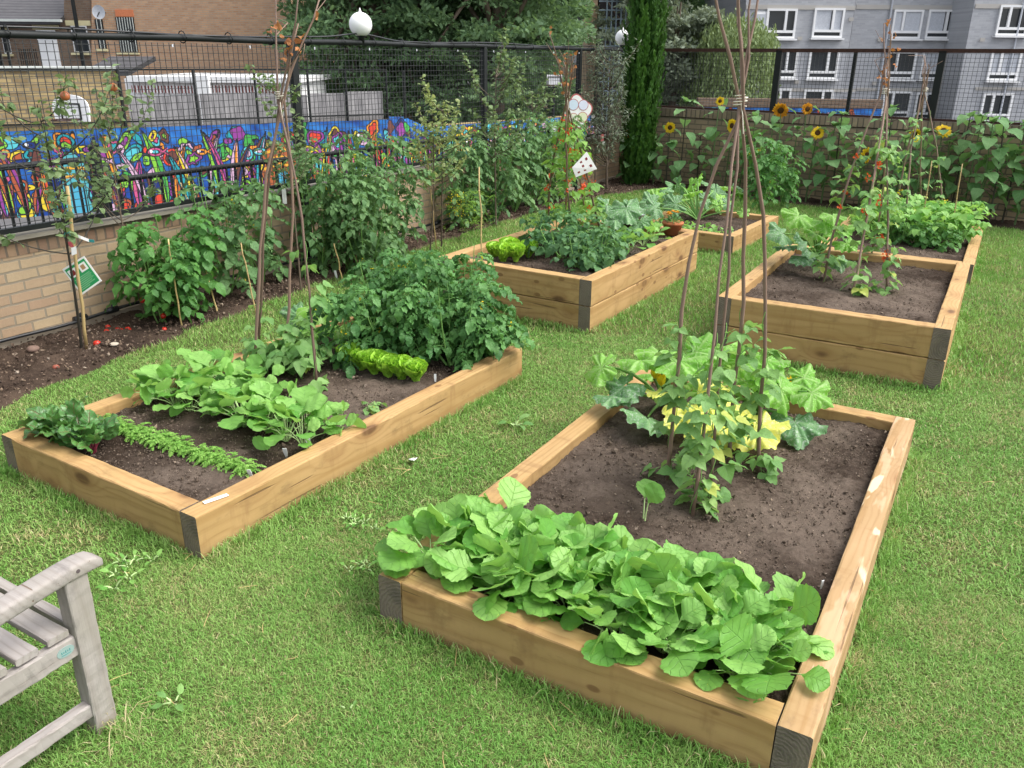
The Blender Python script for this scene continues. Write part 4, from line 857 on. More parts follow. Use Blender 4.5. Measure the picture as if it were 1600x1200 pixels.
# ------------------------------------------------------------------ rows of leafy plants
def proto_radish(n, seed, pet=.12, blade=.125, rand=None):
    t = thing('radish_plant', 'x', 'radish plant', (0, 0, 0)); lv, st = MB(), MB()
    rosette(lv, st, (0, 0, 0), n, pet, blade, T_RAD, (.50, 1.35), 1.08, .6, -.42, .032, .0026, curlj=.4)
    finish(t, [('leaves', lv, L['rad']), ('stalks', st, SM['p'])]); return t
def scatter(protos, pts, label, group, sc=(.85, 1.15)):
    used = set()
    for i, p in enumerate(pts):
        k = i % len(protos); s_ = RNG.uniform(*sc); rz = RNG.random() * 6.28
        if k not in used:
            used.add(k); r = protos[k]; r.location = [float(v) for v in p]; r.rotation_euler = (0, 0, rz); r.scale = (s_,) * 3; r['label'] = label; r['group'] = group
        else: copy_tree(protos[k], p, rz, s_, label, group)
pts = []
for s in np.linspace(.20, 1.40, 12):
    for t in (.20, .32, .44): pts.append(BL('A', s + RNG.normal(0, .025), t + RNG.normal(0, .02) + .02 * (s > 1)))
scatter([proto_radish(n, 1) for n in (13, 14, 16, 13, 17)], pts, 'broad leaved bright green radish plant in the thick row along the front of the nearest bed', 'radish plants along the front of the nearest bed', (.8, 1.1))
pts = []
for s in np.linspace(.20, 1.30, 9):
    for t in (.80, .92): pts.append(BL('B', s + RNG.normal(0, .03), t + RNG.normal(0, .025) + .0 * s))
for s in np.linspace(.85, 1.3, 4): pts.append(BL('B', s, 1.08 + RNG.normal(0, .02)))
scatter([proto_radish(n, 2, .125, .115) for n in (11, 12, 14)], pts, 'leafy pale green radish plant in the row across the bed behind the bench', 'radish plants across the bed behind the bench', (.8, 1.12))

def lettuce_proto(n=18, size=.15, up=1.0):
    t = thing('lettuce', 'x', 'lettuce', (0, 0, 0)); lv, st = MB(), MB(); az = np.arange(n) * 2.4 + RNG.random() * 6; k = np.linspace(0, 1, n); e = 1.52 - .34 * k + RNG.normal(0, .08, n)
    put(lv, T_LET, azel(az, e * 0) * .012 * k[:, None], azel(az, e), azel(az + math.pi, e * 0 + .25) + RNG.normal(0, .12, (n, 3)), size * (1.0 - .15 * k), 1.05, .05 + .5 * k, None, .08)
    finish(t, [('leaves', lv, L['let'])]); return t
pts = [Wz(x, y, .15) for x, y in ((585, 584), (606, 588), (628, 592), (650, 596))]; pts2 = [Wz(x, y, .15) for x, y in ((548, 572), (566, 577))]
LP = [lettuce_proto(), lettuce_proto(20, .14)]
scatter(LP, pts, 'bright yellow green lettuce in the short row beside the tomato bush', 'lettuces beside the big tomato bush', (.85, 1.05))
def grp_copy(protos, pts, label, group, sc):
    for i, p in enumerate(pts): copy_tree(protos[i % len(protos)], p, RNG.random() * 6.28, RNG.uniform(*sc), label, group)
grp_copy(LP, pts2, 'looser spreading lettuce at the left end of the short row beside the tomato bush', 'looser lettuces at the row end', (.9, 1.05))
grp_copy(LP, [Wz(x, y, .35) for x, y in ((786, 408), (806, 408), (826, 402), (772, 402), (795, 400))], 'bright green lettuce at the left end of the two sleeper high middle bed', 'lettuces in the middle bed', (.95, 1.15))
# carrots
def carrot_proto():
    t = thing('carrot_plant', 'x', 'carrot plant', (0, 0, 0)); lv, st = MB(), MB(); n = 9; az = RNG.random(n) * 6.28; e = RNG.uniform(.6, 1.4, n)
    P = np.zeros((n, 3)); compound(lv, st, P, azel(az, e), RNG.uniform(.055, .085, n), T_QUAD, 4, .17, .9, 0, .001, w=.7)
    compound(lv, None, P + azel(az, e) * .03, azel(az + .4, e - .3), RNG.uniform(.045, .07, n), T_QUAD, 4, .2, .9, 0, .001, w=.7)
    finish(t, [('leaves', lv, L['carrot']), ('stalks', st, SM['g'])]); return t
CP = [carrot_proto() for _ in range(4)]
a, b_ = Wz(158, 660, .15), Wz(385, 738, .15); pts = [a + (b_ - a) * f + RNG.normal(0, .008, 3) * [1, 1, 0] for f in np.linspace(0, 1, 44)]
scatter(CP, pts, 'small feathery carrot plant in the low row behind the beetroot', 'carrot plants in a row', (.8, 1.2))
# beetroot
def beet(p, s_, i):
    t = thing('beetroot_plant', 'dark glossy beetroot plant with crimson stalks at the left corner of the bed behind the bench', 'beetroot plant', p, 'beetroot plants at the bed corner'); lv, st = MB(), MB(); 
    rosette(lv, st, p, 13, .10 * s_, .15 * s_, T_BEET, (.7, 1.4), 1.1, .9, -.1, .07, .003); finish(t, [('leaves', lv, L['beet']), ('stalks', st, SM['r'])])
for i, (x, y, s_) in enumerate(((104, 692, .85), (128, 700, .9), (146, 707, .8), (98, 680, .85), (120, 688, .9))): beet(Wz(x, y, .15), s_, i)
# seedling clump
p = Wz(577, 640, .15); t = thing('celery_seedling', 'lone small seedling clump on the bare soil right of the canes', 'seedling', p); lv, st = MB(), MB(); n = 16; az = RNG.random(n) * 6.28
compound(lv, st, np.tile(p, (n, 1)), azel(az, RNG.uniform(.5, 1.3, n)), RNG.uniform(.06, .10, n), T_TOMS, 1, .38, .5, .02, .001, w=1.2); finish(t, [('leaves', lv, L['bean']), ('stalks', st, SM['p'])])

# ------------------------------------------------------------------ wigwams of canes and their climbing beans
def wigwam(name, label, bases, apex, over, r0, m, bend=.03, spread=.55, dead=False, group=None, bow=0.0):
    c = np.mean(bases, axis=0); t = thing(name, label, 'cane wigwam', c, group); paths = []
    for i, b_ in enumerate(bases):
        a = apex + RNG.normal(0, .012, 3) * [1, 1, .3]; d = (a - b_); d /= np.linalg.norm(d)
        d2 = nrm(d * np.array([spread, spread, 1]) + RNG.normal(0, .12, 3)); e = a + d2 * over * RNG.uniform(.55, 1.1)
        tt = np.linspace(0, 1, 9)[:, None]; sd = (nrm((b_ - c) * [1, 1, 0]) * 1.2 + RNG.normal(0, .5, 3)) * [1, 1, 0]; q = b_ - [0, 0, .03] + (a - b_) * tt + sd * bend * np.sin(tt * math.pi) + nrm((b_ - c) * [1, 1, 0]) * bow * np.sin(tt ** 2 * math.pi) + RNG.normal(0, .004, (9, 3)); up = a + (e - a) * np.linspace(.25, 1, 4)[:, None] + RNG.normal(0, .006, (4, 3))
        P = np.concatenate([q, up]); R = np.concatenate([np.linspace(r0, r0 * .72, 9), np.linspace(r0 * .68, r0 * .4, 4)]) * RNG.uniform(.85, 1.15) * (1 + .07 * RNG.normal(size=13))
        mb = MB(); mb.tubes(P, R, 7, cap=True)
        if RNG.random() < .7: k = RNG.integers(9, 12); mb.tubes(np.array([P[k], P[k] + d2 * .1 + RNG.normal(0, .04, 3), P[k] + d2 * .2 + RNG.normal(0, .07, 3)]), [r0 * .4, r0 * .3, r0 * .15], 5)
        mb.build('cane', m, t); paths.append(P)
    a = np.linspace(0, 6.28 * 4, 50); MB().tubes(np.stack([apex[0] + .022 * np.cos(a) * (1 + .3 * np.sin(a * .7)), apex[1] + .022 * np.sin(a), apex[2] - .02 + .0009 * np.arange(50)], -1), .0022, 4).build('twine_tie', M['twine'], t)
    mb = MB(); mb.tubes(np.array([apex, apex + [.02, -.02, -.05], apex + [.03, -.02, -.12]]), .002, 4); mb.build('twine_end', M['twine'], t)
    if dead:
        mb = MB(); n = 26; k = RNG.integers(9, 13, n); P = np.array([paths[RNG.integers(len(paths))][j] for j in k]) + RNG.normal(0, .03, (n, 3)); put(mb, T_BEANS, P, U3(n), U3(n), RNG.uniform(.03, .06, n), .6, 1.8, None, .1); mb.build('withered_leaves', L['dry'], t)
    return paths
def trio(lv, st, P, D, size, T, rand=None):
    P = np.asarray(P, float); N = len(P); D = nrm(D); hz = nrm(D * [1, 1, 0] + 1e-6); side = np.cross(hz, [0, 0, 1.]); q = P + D * (size * .8)[:, None]
    st.tubes(arc(P, P + D * (size * .4)[:, None] + [0, 0, .01], q, 3), [.0014, .0012, .001], 3); r = RNG.random(N) if rand is None else rand
    for s in (-1, 0, 1):
        d = nrm(hz * (.3 if s else 1) + side * s + [0, 0, -.35] + RNG.normal(0, .18, (N, 3))); put(lv, T, q + (D * .02 if s == 0 else 0), d, np.array([0, 0, 1.]) + hz * .3 + RNG.normal(0, .25, (N, 3)), size * RNG.uniform(.85, 1.2, N), .86, .5 + RNG.normal(0, .3, N), np.clip(r + RNG.normal(0, .06, N), 0, 1), .02)
def along(P, z0, z1, n):
    z = RNG.uniform(z0, z1, n) + P[0, 2]; i = np.clip(np.searchsorted(P[:, 2], z) - 1, 0, len(P) - 2); f = np.clip((z - P[i, 2]) / (P[i + 1, 2] - P[i, 2]), 0, 1)[:, None]; return P[i] + (P[i + 1] - P[i]) * f
def vine(label, group, path, z1, n, size, m, flowers=0, T=T_BEAN, low=.02, fm=None, dens=1.6):
    t = thing('bean_plant', label, 'bean plant', path[0] + [0, 0, .03], group); lv, st, fl = MB(), MB(), MB(); h = (RNG.random(n) ** dens); z = low + h * (z1 - low)
    P = np.array([along(path, zz, zz + 1e-4, 1)[0] for zz in z]); az = RNG.random(n) * 6.28; trio(lv, st, P, azel(az, RNG.uniform(-.1, .9, n)), size * RNG.uniform(.7, 1.15, n) * (1 - .25 * h), T)
    zz = np.linspace(0, z1 * 1.1, 60); c = np.array([along(path, q, q + 1e-4, 1)[0] for q in zz]); a = zz * 22 + RNG.random() * 6; st.tubes(c + .013 * np.stack([np.cos(a), np.sin(a), 0 * a], -1), .0017, 4)
    fls = []
    if flowers:
        f = along(path, .25, z1, flowers) + RNG.normal(0, .03, (flowers, 3)); 
        for ff in f: fl = MB(); P = ff + RNG.normal(0, .014, (9, 3)); put(fl, T_OV, P, U3(9), U3(9), .020, 1.6, .8); fls.append(('flower', fl, fm or M['scarlet']))
    finish(t, [('leaves', lv, m), ('stem', st, SM['g'])] + fls)
bA = [Wz(x, y, .14) for x, y in ((1081, 808), (1110, 770), (1042, 752), (1136, 725), (1186, 738))]
pA = wigwam('cane_wigwam', 'tall wigwam of five hazel canes tied with white twine in the nearest bed', bA, Wd(1157, 158, 3.42), .62, .0088, M['cane'], .025, 1.6, bow=.06)
for P in pA: vine('young climbing bean plant at the foot of the tall wigwam in the nearest bed', 'bean plants on the nearest wigwam', P, .74, 26, .082, L['bean'], dens=1.3)
bB = [Wz(x, y, .145) for x, y in ((395, 588), (444, 573), (497, 607), (402, 556))]
pB = wigwam('cane_wigwam', 'wigwam of four reddish canes with dry leaves at its top, behind the radish row', bB, Wd(437, 150, 4.75), .62, .009, M['cane'], .03, 1.6, dead=True, bow=.03)
for i, P in enumerate(pB): vine('climbing bean plant winding up the wigwam behind the radish row', 'bean plants on the wigwam behind the radishes', P, .35 if i != 2 else .85, 15 if i != 1 else 22, .085, L['bean'], dens=2.2)
p = Wz(430, 585, .145)
for dx, dy in ((0, 0), (.10, .05), (-.05, .10), (.2, .02), (.12, .16)):
    q = p + [dx, dy, 0]; t = thing('bean_plant', 'bushy bean plant between the canes of the wigwam behind the radish row', 'bean plant', q, 'bushy bean plants behind the radishes'); lv, st = MB(), MB(); n = 9; P = q + np.stack([RNG.normal(0, .04, n), RNG.normal(0, .04, n), RNG.uniform(.04, .18, n)], -1); trio(lv, st, P, azel(RNG.random(n) * 6.28, RNG.uniform(0, 1, n)), .085 * RNG.uniform(.8, 1.2, n), T_BEAN); st.tubes(arc(np.tile(q, (n, 1)), (q + P) / 2 + [0, 0, .01], P, 3), .002, 4); finish(t, [('leaves', lv, L['bean']), ('stems', st, SM['g'])])
bC = [Wz(x, y, .34) for x, y in ((858, 352), (939, 364), (884, 340), (915, 330), (897, 372))]
pC = wigwam('cane_wigwam', 'wigwam of canes smothered in runner beans with red flowers in the middle bed', bC, Wd(886, 148, 7.3), .5, .009, M['cane'], .03, .8, dead=True)
for P in pC: vine('red flowered runner bean plant climbing the wigwam in the middle bed', 'runner beans on the middle wigwam', P, 1.12, 30, .095, L['bean2'], 8, T_BEANS, dens=1.0)
bD = [Wz(x, y, .345) for x, y in ((1330, 460), (1387, 456), (1286, 440), (1362, 404))]
pD = wigwam('cane_wigwam', 'thin wigwam of crooked canes in the two sleeper high bed on the right', bD, Wd(1384, 143, 6.6), .55, .009, M['cane'], .05, 1.0, dead=True)
for P in pD: vine('sparse runner bean plant with a few red flowers on the wigwam in the right hand bed', 'runner beans on the right hand wigwam', P, 1.1, 28, .085, L['bean'], 3, T_BEAN, dens=1.4)
bE = [Wz(x, y, .16) for x, y in ((1418, 372), (1474, 366), (1440, 345), (1398, 352))]
pE = wigwam('cane_wigwam', 'farthest wigwam of dark canes standing in the leafy bed at the far right', bE, Wd(1446, 140, 9.4), .35, .010, M['cane'], .05, .9)
for P in pE: vine('bean plant on the farthest wigwam', 'bean plants on the farthest wigwam', P, 1.2, 12, .08, L['bean'], 1, T_BEANS, dens=1.0, fm=M['petal'])

# single bamboo canes
def cane(px0, py0, z, px1, py1, label, r=.006, m='bamboo', D=None):
    a = Wz(px0, py0, z); b_ = Wd(px1, py1, a @ FW + RNG.normal(0, .05)); P = a + (b_ - a) * np.linspace(0, 1, 8)[:, None] + RNG.normal(0, .004, (8, 3)); P[0] = a - [0, 0, .03]
    mb = MB(); R = r * (1 - .25 * np.linspace(0, 1, 8)); mb.tubes(P, R, 7, cap=True)
    for k in range(1, 7): mb.tubes(np.array([P[k] - (P[k] - P[k - 1]) * .02, P[k] + (P[k] - P[k - 1]) * .02]), R[k] * 1.3, 7, cap=True)
    o = mb.build('bamboo_cane', M[m]); tag(o, label, 'garden cane'); return P
for a in ((757, 500, .15, 748, 262, 'upright pale bamboo cane at the right side of the big tomato bush'), (1437, 372, .16, 1456, 252, 'pale bamboo cane leaning left in the far right bed'), (1484, 378, .16, 1503, 256, 'rightmost pale bamboo cane in the far right bed'),
          (285, 512, .02, 262, 372, 'short bamboo stake holding the first bright tomato plant by the left wall'), (341, 492, .02, 318, 410, 'short bamboo stake between the two left border tomato plants'), (400, 490, .02, 376, 380, 'bamboo stake behind the reddish canes at the border'),
          (330, 400, .3, 283, 285, 'thin bamboo stake rising out of the border tomatoes toward the railing'), (535, 437, .02, 521, 380, 'bamboo stake under the large grey green tomato clump'), (565, 430, .02, 552, 385, 'second bamboo stake under the large grey green tomato clump'), (682, 388, .02, 668, 250, 'slender stake holding the pale young apple tree')): cane(*a, r=.0065)

# ------------------------------------------------------------------ tomato bushes and border plants
def bush(name, label, cat, p, H, sp, nst, nl, lf, m, T=T_TOM, group=None, fruit=0, flowers=0, pairs=3, w=1.0, fm=None, lean=(0, 0), rip=.05, lowst=.12):
    p = np.array(p, float); t = thing(name, label, cat, p, group); lv, st, fr = MB(), MB(), MB(); az = np.arange(nst) * 2.4 + RNG.random() * 6; top = p + np.stack([np.cos(az) * sp * RNG.uniform(.3, 1, nst) + lean[0], np.sin(az) * sp * RNG.uniform(.3, 1, nst) + lean[1], H * RNG.uniform(.7, 1, nst)], -1)
    b0 = np.tile(p, (nst, 1)) + RNG.normal(0, .015, (nst, 3)) * [1, 1, 0]; path = arc(b0, b0 + (top - b0) * [.75, .75, .35], top, 9); st.tubes(path, [.007, .0065, .006, .0055, .005, .0045, .004, .003, .002], 5)
    i = RNG.integers(0, nst, nl); f = np.sqrt(RNG.uniform(lowst ** 2, 1, nl)) * 8; k = np.minimum(f.astype(int), 7); P = path[i, k] + (path[i, k + 1] - path[i, k]) * (f - k)[:, None]
    a2 = RNG.random(nl) * 6.28; out = nrm((P - p) * [1, 1, 0] + 1e-4); d = nrm(azel(a2, RNG.uniform(-.1, .9, nl)) + out * .55); Lr = lf * RNG.uniform(.65, 1.15, nl) * (1 - .25 * (f / 8))
    compound(lv, st, P, d, Lr, T, pairs, .40, 1.1, rip, .0018, w=w)
    frs = []
    if fruit:
        bm = bmesh.new(); bmesh.ops.create_uvsphere(bm, u_segments=10, v_segments=8, radius=.022); V = np.array([v.co[:] for v in bm.verts]); F = [tuple(v.index for v in f_.verts) for f_ in bm.faces]; bm.free()
        for j in RNG.integers(0, nl, fruit): frs.append(('tomato', MB().add(V + P[j] + out[j] * .03 - [0, 0, .05], F), M['tomato']))
    fl = MB()
    if flowers: j = np.repeat(RNG.integers(0, nl, flowers), 5); q = P[j] + out[j] * .05 + RNG.normal(0, .012, (len(j), 3)); put(fl, T_OV, q, U3(len(j)), U3(len(j)), .018, 1, .3)
    finish(t, [('leaves', lv, m), ('stems', st, SM['g']), ('flowers', fl, fm or M['petal'])] + frs); return t
gl = 'tomato plants massed at the rear of the bed behind the bench'
for x, y, H, sp in ((560, 562, .42, .20), (618, 563, .52, .22), (700, 570, .55, .24), (655, 535, .66, .24), (735, 552, .52, .18), (600, 528, .58, .24), (716, 520, .66, .26), (768, 560, .34, .10)):
    bush('tomato_plant', 'one of the tomato plants massed into the big dark green bush at the rear of the bed behind the bench', 'tomato plant', Wz(x, y, .15), H, sp, 6, 78, .225, L['tom'], group=gl, flowers=3, w=.85, rip=.08)
def bd(px, py): return Wz(px, py, .02)
bush('tomato_plant', 'bright green tomato plant against the left wall right of the green sign', 'tomato plant', bd(250, 506), .80, .24, 6, 90, .27, L['tom3'], fruit=2, T=T_TOM, w=.95)
bush('tomato_plant', 'second bright green tomato plant by the left wall hanging over the stakes', 'tomato plant', bd(292, 488), .92, .26, 6, 80, .26, L['tom3'], fruit=1, w=1.1)
bush('tomato_plant', 'dull green tomato plant by the left wall behind the reddish canes', 'tomato plant', bd(355, 463), 1.08, .32, 7, 110, .24, L['tom2'], flowers=8)
if False: bush('tomato_plant', 'low dull green tomato plant between the third bamboo stake and the fence post', 'tomato plant', bd(385, 452), 1.0, .28, 7, 110, .23, L['tom2'])
bush('tomato_plant', 'dull green tomato plant spilling over the wall top beside the black fence post', 'tomato plant', bd(412, 442), 1.0, .24, 6, 60, .22, L['tom2'])
for i, (x, y, H) in enumerate(((505, 428, 1.22), (545, 424, 1.30), (590, 408, 1.28), (620, 396, 1.2), (570, 430, 1.0))):
    bush('tomato_plant', 'one of the tall grey green tomato plants clumped against the left wall behind the big tomato bush', 'tomato plant', bd(x, y), H, .34, 8, 140, .21, L['tom2'], T=T_TOMS, group='grey green tomatoes along the left wall', flowers=5, w=.95, rip=.08)
for i, (x, y, H) in enumerate(((725, 358, 1.1), (775, 345, 1.2), (805, 332, 1.35), (850, 318, 1.3), (745, 345, 1.25), (828, 325, 1.3), (875, 312, 1.2))):
    bush('border_shrub', 'dark narrow leaved bushy plant in the far part of the left border', 'shrub', bd(x, y), H, .36, 9, 165, .21, L['tom2'], T=T_NAR, group='dark bushy plants in the far left border', pairs=4, w=2.8, rip=0)
p = Wz(735, 372, .02); t = thing('fennel_clump', 'feathery yellow green fennel clump with tiny yellow flowers behind the tomato bush', 'herb', p); lv, st, fl = MB(), MB(), MB(); n = 90; az = RNG.random(n) * 6.28
P = p + np.stack([RNG.normal(0, .10, n), RNG.normal(0, .12, n), RNG.uniform(.05, .5, n)], -1); compound(lv, st, P, azel(az, RNG.uniform(.5, 1.4, n)), RNG.uniform(.10, .18, n), T_QUAD, 5, .16, .3, 0, .001, w=.25); compound(lv, None, P, azel(az + 1, RNG.uniform(.5, 1.4, n)), RNG.uniform(.10, .18, n), T_QUAD, 5, .16, .3, 0, .001, w=.25)
q = p + np.stack([RNG.normal(-.12, .08, 130), RNG.normal(-.05, .08, 130), RNG.uniform(.25, .52, 130)], -1); put(fl, T_OV, q, U3(130), U3(130), .012, 1.6); finish(t, [('leaves', lv, L['dill']), ('stalks', st, SM['g']), ('flowers', fl, M['petal'])]); [tag(c_, kind='stuff') for c_ in t.children if c_.name.startswith('flowers')]
# front of the middle bed
for x, y, H in ((875, 404, .30), (905, 418, .28), (930, 412, .30), (865, 385, .34), (900, 392, .36), (935, 395, .25)):
    bush('potato_plant', 'one of the dark green potato plants spilling over the near corner of the middle bed', 'potato plant', Wz(x, y, .35), H, .22, 6, 42, .20, L['pot'], group='potato plants at the near corner of the middle bed', w=1.3, pairs=2)
def oval_row(name, lab, cat, grp, pts, sz, m, n=9):
    for p in pts:
        t = thing(name, lab, cat, p, grp); lv, st = MB(), MB(); rosette(lv, st, p, n, sz * .8, sz, T_RADS, (.35, 1.25), .95, .7, -.3, .02, .0025); finish(t, [('leaves', lv, m), ('stalks', st, SM['p'])])
oval_row('radish_plant', 'pale green radish plant along the right side of the middle bed', 'radish plant', 'radish plants on the right of the middle bed', [Wz(x, y, .35) for x, y in ((965, 398), (985, 392), (1005, 384), (1020, 378), (975, 380), (998, 374))], .13, L['rad'])
oval_row('seedling', 'tiny green seedling in the front row of the small far centre bed', 'seedling', 'seedlings in the small far bed', [BL('F', s, .18 + RNG.normal(0, .01)) for s in np.linspace(.2, 1.1, 12)] + [BL('F', s, .42 + RNG.normal(0, .01)) for s in np.linspace(.6, 1.1, 7)] + [BL('F', s, .40 + RNG.normal(0, .02)) for s in np.linspace(.15, .5, 4)], .055, L['rad'], 7)
# far right bed foliage
pts = [BL('E', s + RNG.normal(0, .03), t + RNG.normal(0, .03)) for s in (.18, .38, .6, .85, 1.1) for t in (.95, 1.2, 1.45, 1.7, 1.95)]
for p in pts:
    t = thing('bush_bean', 'pale green bush bean in the dense block at the back of the far right bed', 'bean plant', p, 'bush beans in the far right bed'); lv, st = MB(), MB(); n = 13; P = p + np.stack([RNG.normal(0, .07, n), RNG.normal(0, .07, n), RNG.uniform(.10, .32, n)], -1); trio(lv, st, P, azel(RNG.random(n) * 6.28, RNG.uniform(0, 1, n)), .09 * RNG.uniform(.8, 1.2, n), T_BEANS); st.tubes(arc(np.tile(p, (n, 1)), (p + P) / 2, P, 3), .003, 4); finish(t, [('leaves', lv, L['rad']), ('stems', st, SM['g'])])
for x, y, H in ((1405, 380, .26), (1435, 384, .28), (1465, 388, .24), (1480, 372, .2), (1420, 366, .3)):
    bush('pepper_plant', 'darker green bushy plant at the near end of the far right bed', 'pepper plant', Wz(x, y, .16), H, .16, 6, 34, .15, L['tom3'], T=T_OV, group='darker bushy plants in the far right bed', w=1.4)
bush('tomato_plant', 'tall tomato plant at the far right corner of the small far centre bed', 'tomato plant', Wz(1188, 330, .1), .95, .28, 8, 130, .22, L['tom3'], T=T_TOMS, flowers=6)
bush('tomato_plant', 'tomato plant behind the small far centre bed left of the tall corner one', 'tomato plant', Wz(1222, 322, .05), .75, .2, 6, 70, .2, L['tom3'], T=T_TOMS)

# ------------------------------------------------------------------ squash and courgette plants
def squash(label, crown, leaves, flowers=(), group=None, cat='courgette plant', face=.25):
    t = thing('courgette_plant', label, cat, crown, group); st = MB(); mbs = {'sq': MB(), 'sqb': MB(), 'sqy': MB()}; fls = []; crown = np.array(crown)
    for (x, y, z, s_, k) in leaves:
        tip = Wz(x, y, z) if np.isscalar(z) else np.array(z); v = tip - crown; hz = nrm(v * [1, 1, 0] + 1e-5)
        mid = crown + v * [.35, .35, .8]; st.tubes(arc(crown[None], mid[None], tip[None], 6), [.011, .010, .009, .008, .0065, .005], 7)
        nn = np.array([0, 0, 1.]) + hz * RNG.uniform(.0, .6) - FW * face + RNG.normal(0, .22, 3); put(mbs[k], T_SQ, tip[None], (hz + [0, 0, -.15] + RNG.normal(0, .3, 3))[None], nn[None], s_ * .5, 1.0, RNG.uniform(.2, .9), None, .035)
    for (x, y, z) in flowers:
        q = Wz(x, y, z); az = np.arange(6) * 1.047 + RNG.random(); d0 = nrm(RNG.normal(0, .5, 3) + [0, 0, 1]); fl = MB(); fls.append(('flower', fl, M['petal'])); put(fl, T_OV, np.tile(q, (6, 1)), azel(az, np.full(6, .85)) + d0 * .3, azel(az + 3.1, np.full(6, .3)), .085, .75, -.5); st.tubes(arc(crown[None], ((crown + q) / 2 + [0, 0, .04])[None], q[None], 5), .006, 6)
    finish(t, [('leaves', mbs['sq'], L['sq']), ('bright_leaves', mbs['sqb'], L['sqb']), ('yellowed_leaves', mbs['sqy'], L['sqy']), ('stalks', st, SM['g'])] + fls); return t
squash('courgette plant with yellowing leaves at the left rear of the nearest bed', Wz(1035, 632, .15),
    [(980, 600, .36, .27, 'sq'), (1012, 652, .24, .30, 'sq'), (945, 572, .42, .24, 'sqb'), (962, 618, .30, .22, 'sq'), (1005, 562, .46, .26, 'sqb'), (1058, 560, .50, .28, 'sqb'), (1082, 548, .54, .24, 'sqb'), (1030, 548, .5, .24, 'sqb'), (1075, 640, .30, .32, 'sqy'), (1110, 648, .31, .36, 'sqy'), (1040, 612, .34, .2, 'sqy'), (1090, 590, .36, .24, 'sqb'), (1028, 585, .3, .22, 'sqb')], ((1022, 592, .34), (1035, 605, .3)))
squash('courgette plant with bright and yellow leaves right of the nearest wigwam canes', Wz(1180, 645, .15),
    [(1240, 655, .26, .30, 'sq'), (1262, 612, .38, .24, 'sqb'), (1215, 600, .42, .28, 'sqb'), (1160, 560, .50, .28, 'sqb'), (1142, 540, .56, .24, 'sqb'), (1195, 560, .5, .24, 'sqb'), (1120, 560, .44, .24, 'sqb'), (1145, 625, .34, .36, 'sqy'), (1175, 665, .26, .32, 'sqy'), (1205, 668, .2, .18, 'sqy'), (1185, 590, .40, .24, 'sqb'), (1250, 590, .4, .22, 'sqb'), (1115, 612, .34, .22, 'sqb')], ((1216, 626, .27), (1240, 610, .28)))
squash('courgette plant at the left rear corner of the right hand two sleeper high bed', Wz(1275, 402, .35),
    [(1262, 388, .55, .30, 'sq'), (1225, 365, .66, .26, 'sq'), (1250, 335, .78, .28, 'sqb'), (1285, 345, .72, .26, 'sqb'), (1310, 360, .66, .28, 'sqb'), (1255, 400, .5, .26, 'sq'), (1300, 335, .78, .22, 'sqb'), (1320, 378, .56, .24, 'sqb'), (1340, 350, .66, .22, 'sqb'), (1230, 385, .55, .22, 'sq'), (1310, 405, .5, .2, 'sq'), (1275, 365, .6, .24, 'sqb')], face=.7)
squash('grey leaved courgette plant at the far end of the middle bed beside the plant pots', Wz(975, 350, .35),
    [(978, 322, .68, .34, 'sq'), (962, 340, .58, .26, 'sq'), (1000, 345, .52, .24, 'sq'), (990, 330, .62, .26, 'sq'), (950, 320, .62, .22, 'sq'), (1020, 352, .46, .16, 'sqb')], face=.9)
_fl = [(RNG.uniform(1020, 1165), RNG.uniform(285, 325), .34, .30, 'sq' if RNG.random() < .6 else 'sqb') for _ in range(16)]
squash('courgette plant spreading at the back of the small far centre bed', BL('F', .80, .95), _fl +
    [(1040, 300, .42, .26, 'sq'), (1062, 288, .5, .26, 'sq'), (1085, 300, .45, .24, 'sqb'), (1100, 312, .38, .24, 'sq'), (1070, 312, .34, .24, 'sqb'), (1115, 298, .45, .22, 'sq'), (1135, 318, .35, .2, 'sq'), (1045, 315, .34, .22, 'sq'), (1160, 330, .3, .16, 'sqb'), (1090, 280, .55, .22, 'sqb'), (1120, 322, .3, .2, 'sqb')], face=1.2)
squash('squash plant with one big upright veined leaf left of the big tomato bush', Wz(515, 520, .15),
    [(505, 470, .42, .36, 'sqb'), (470, 490, .33, .26, 'sq'), (490, 515, .26, .22, 'sqb'), (530, 510, .3, .2, 'sqb')], face=1.0)

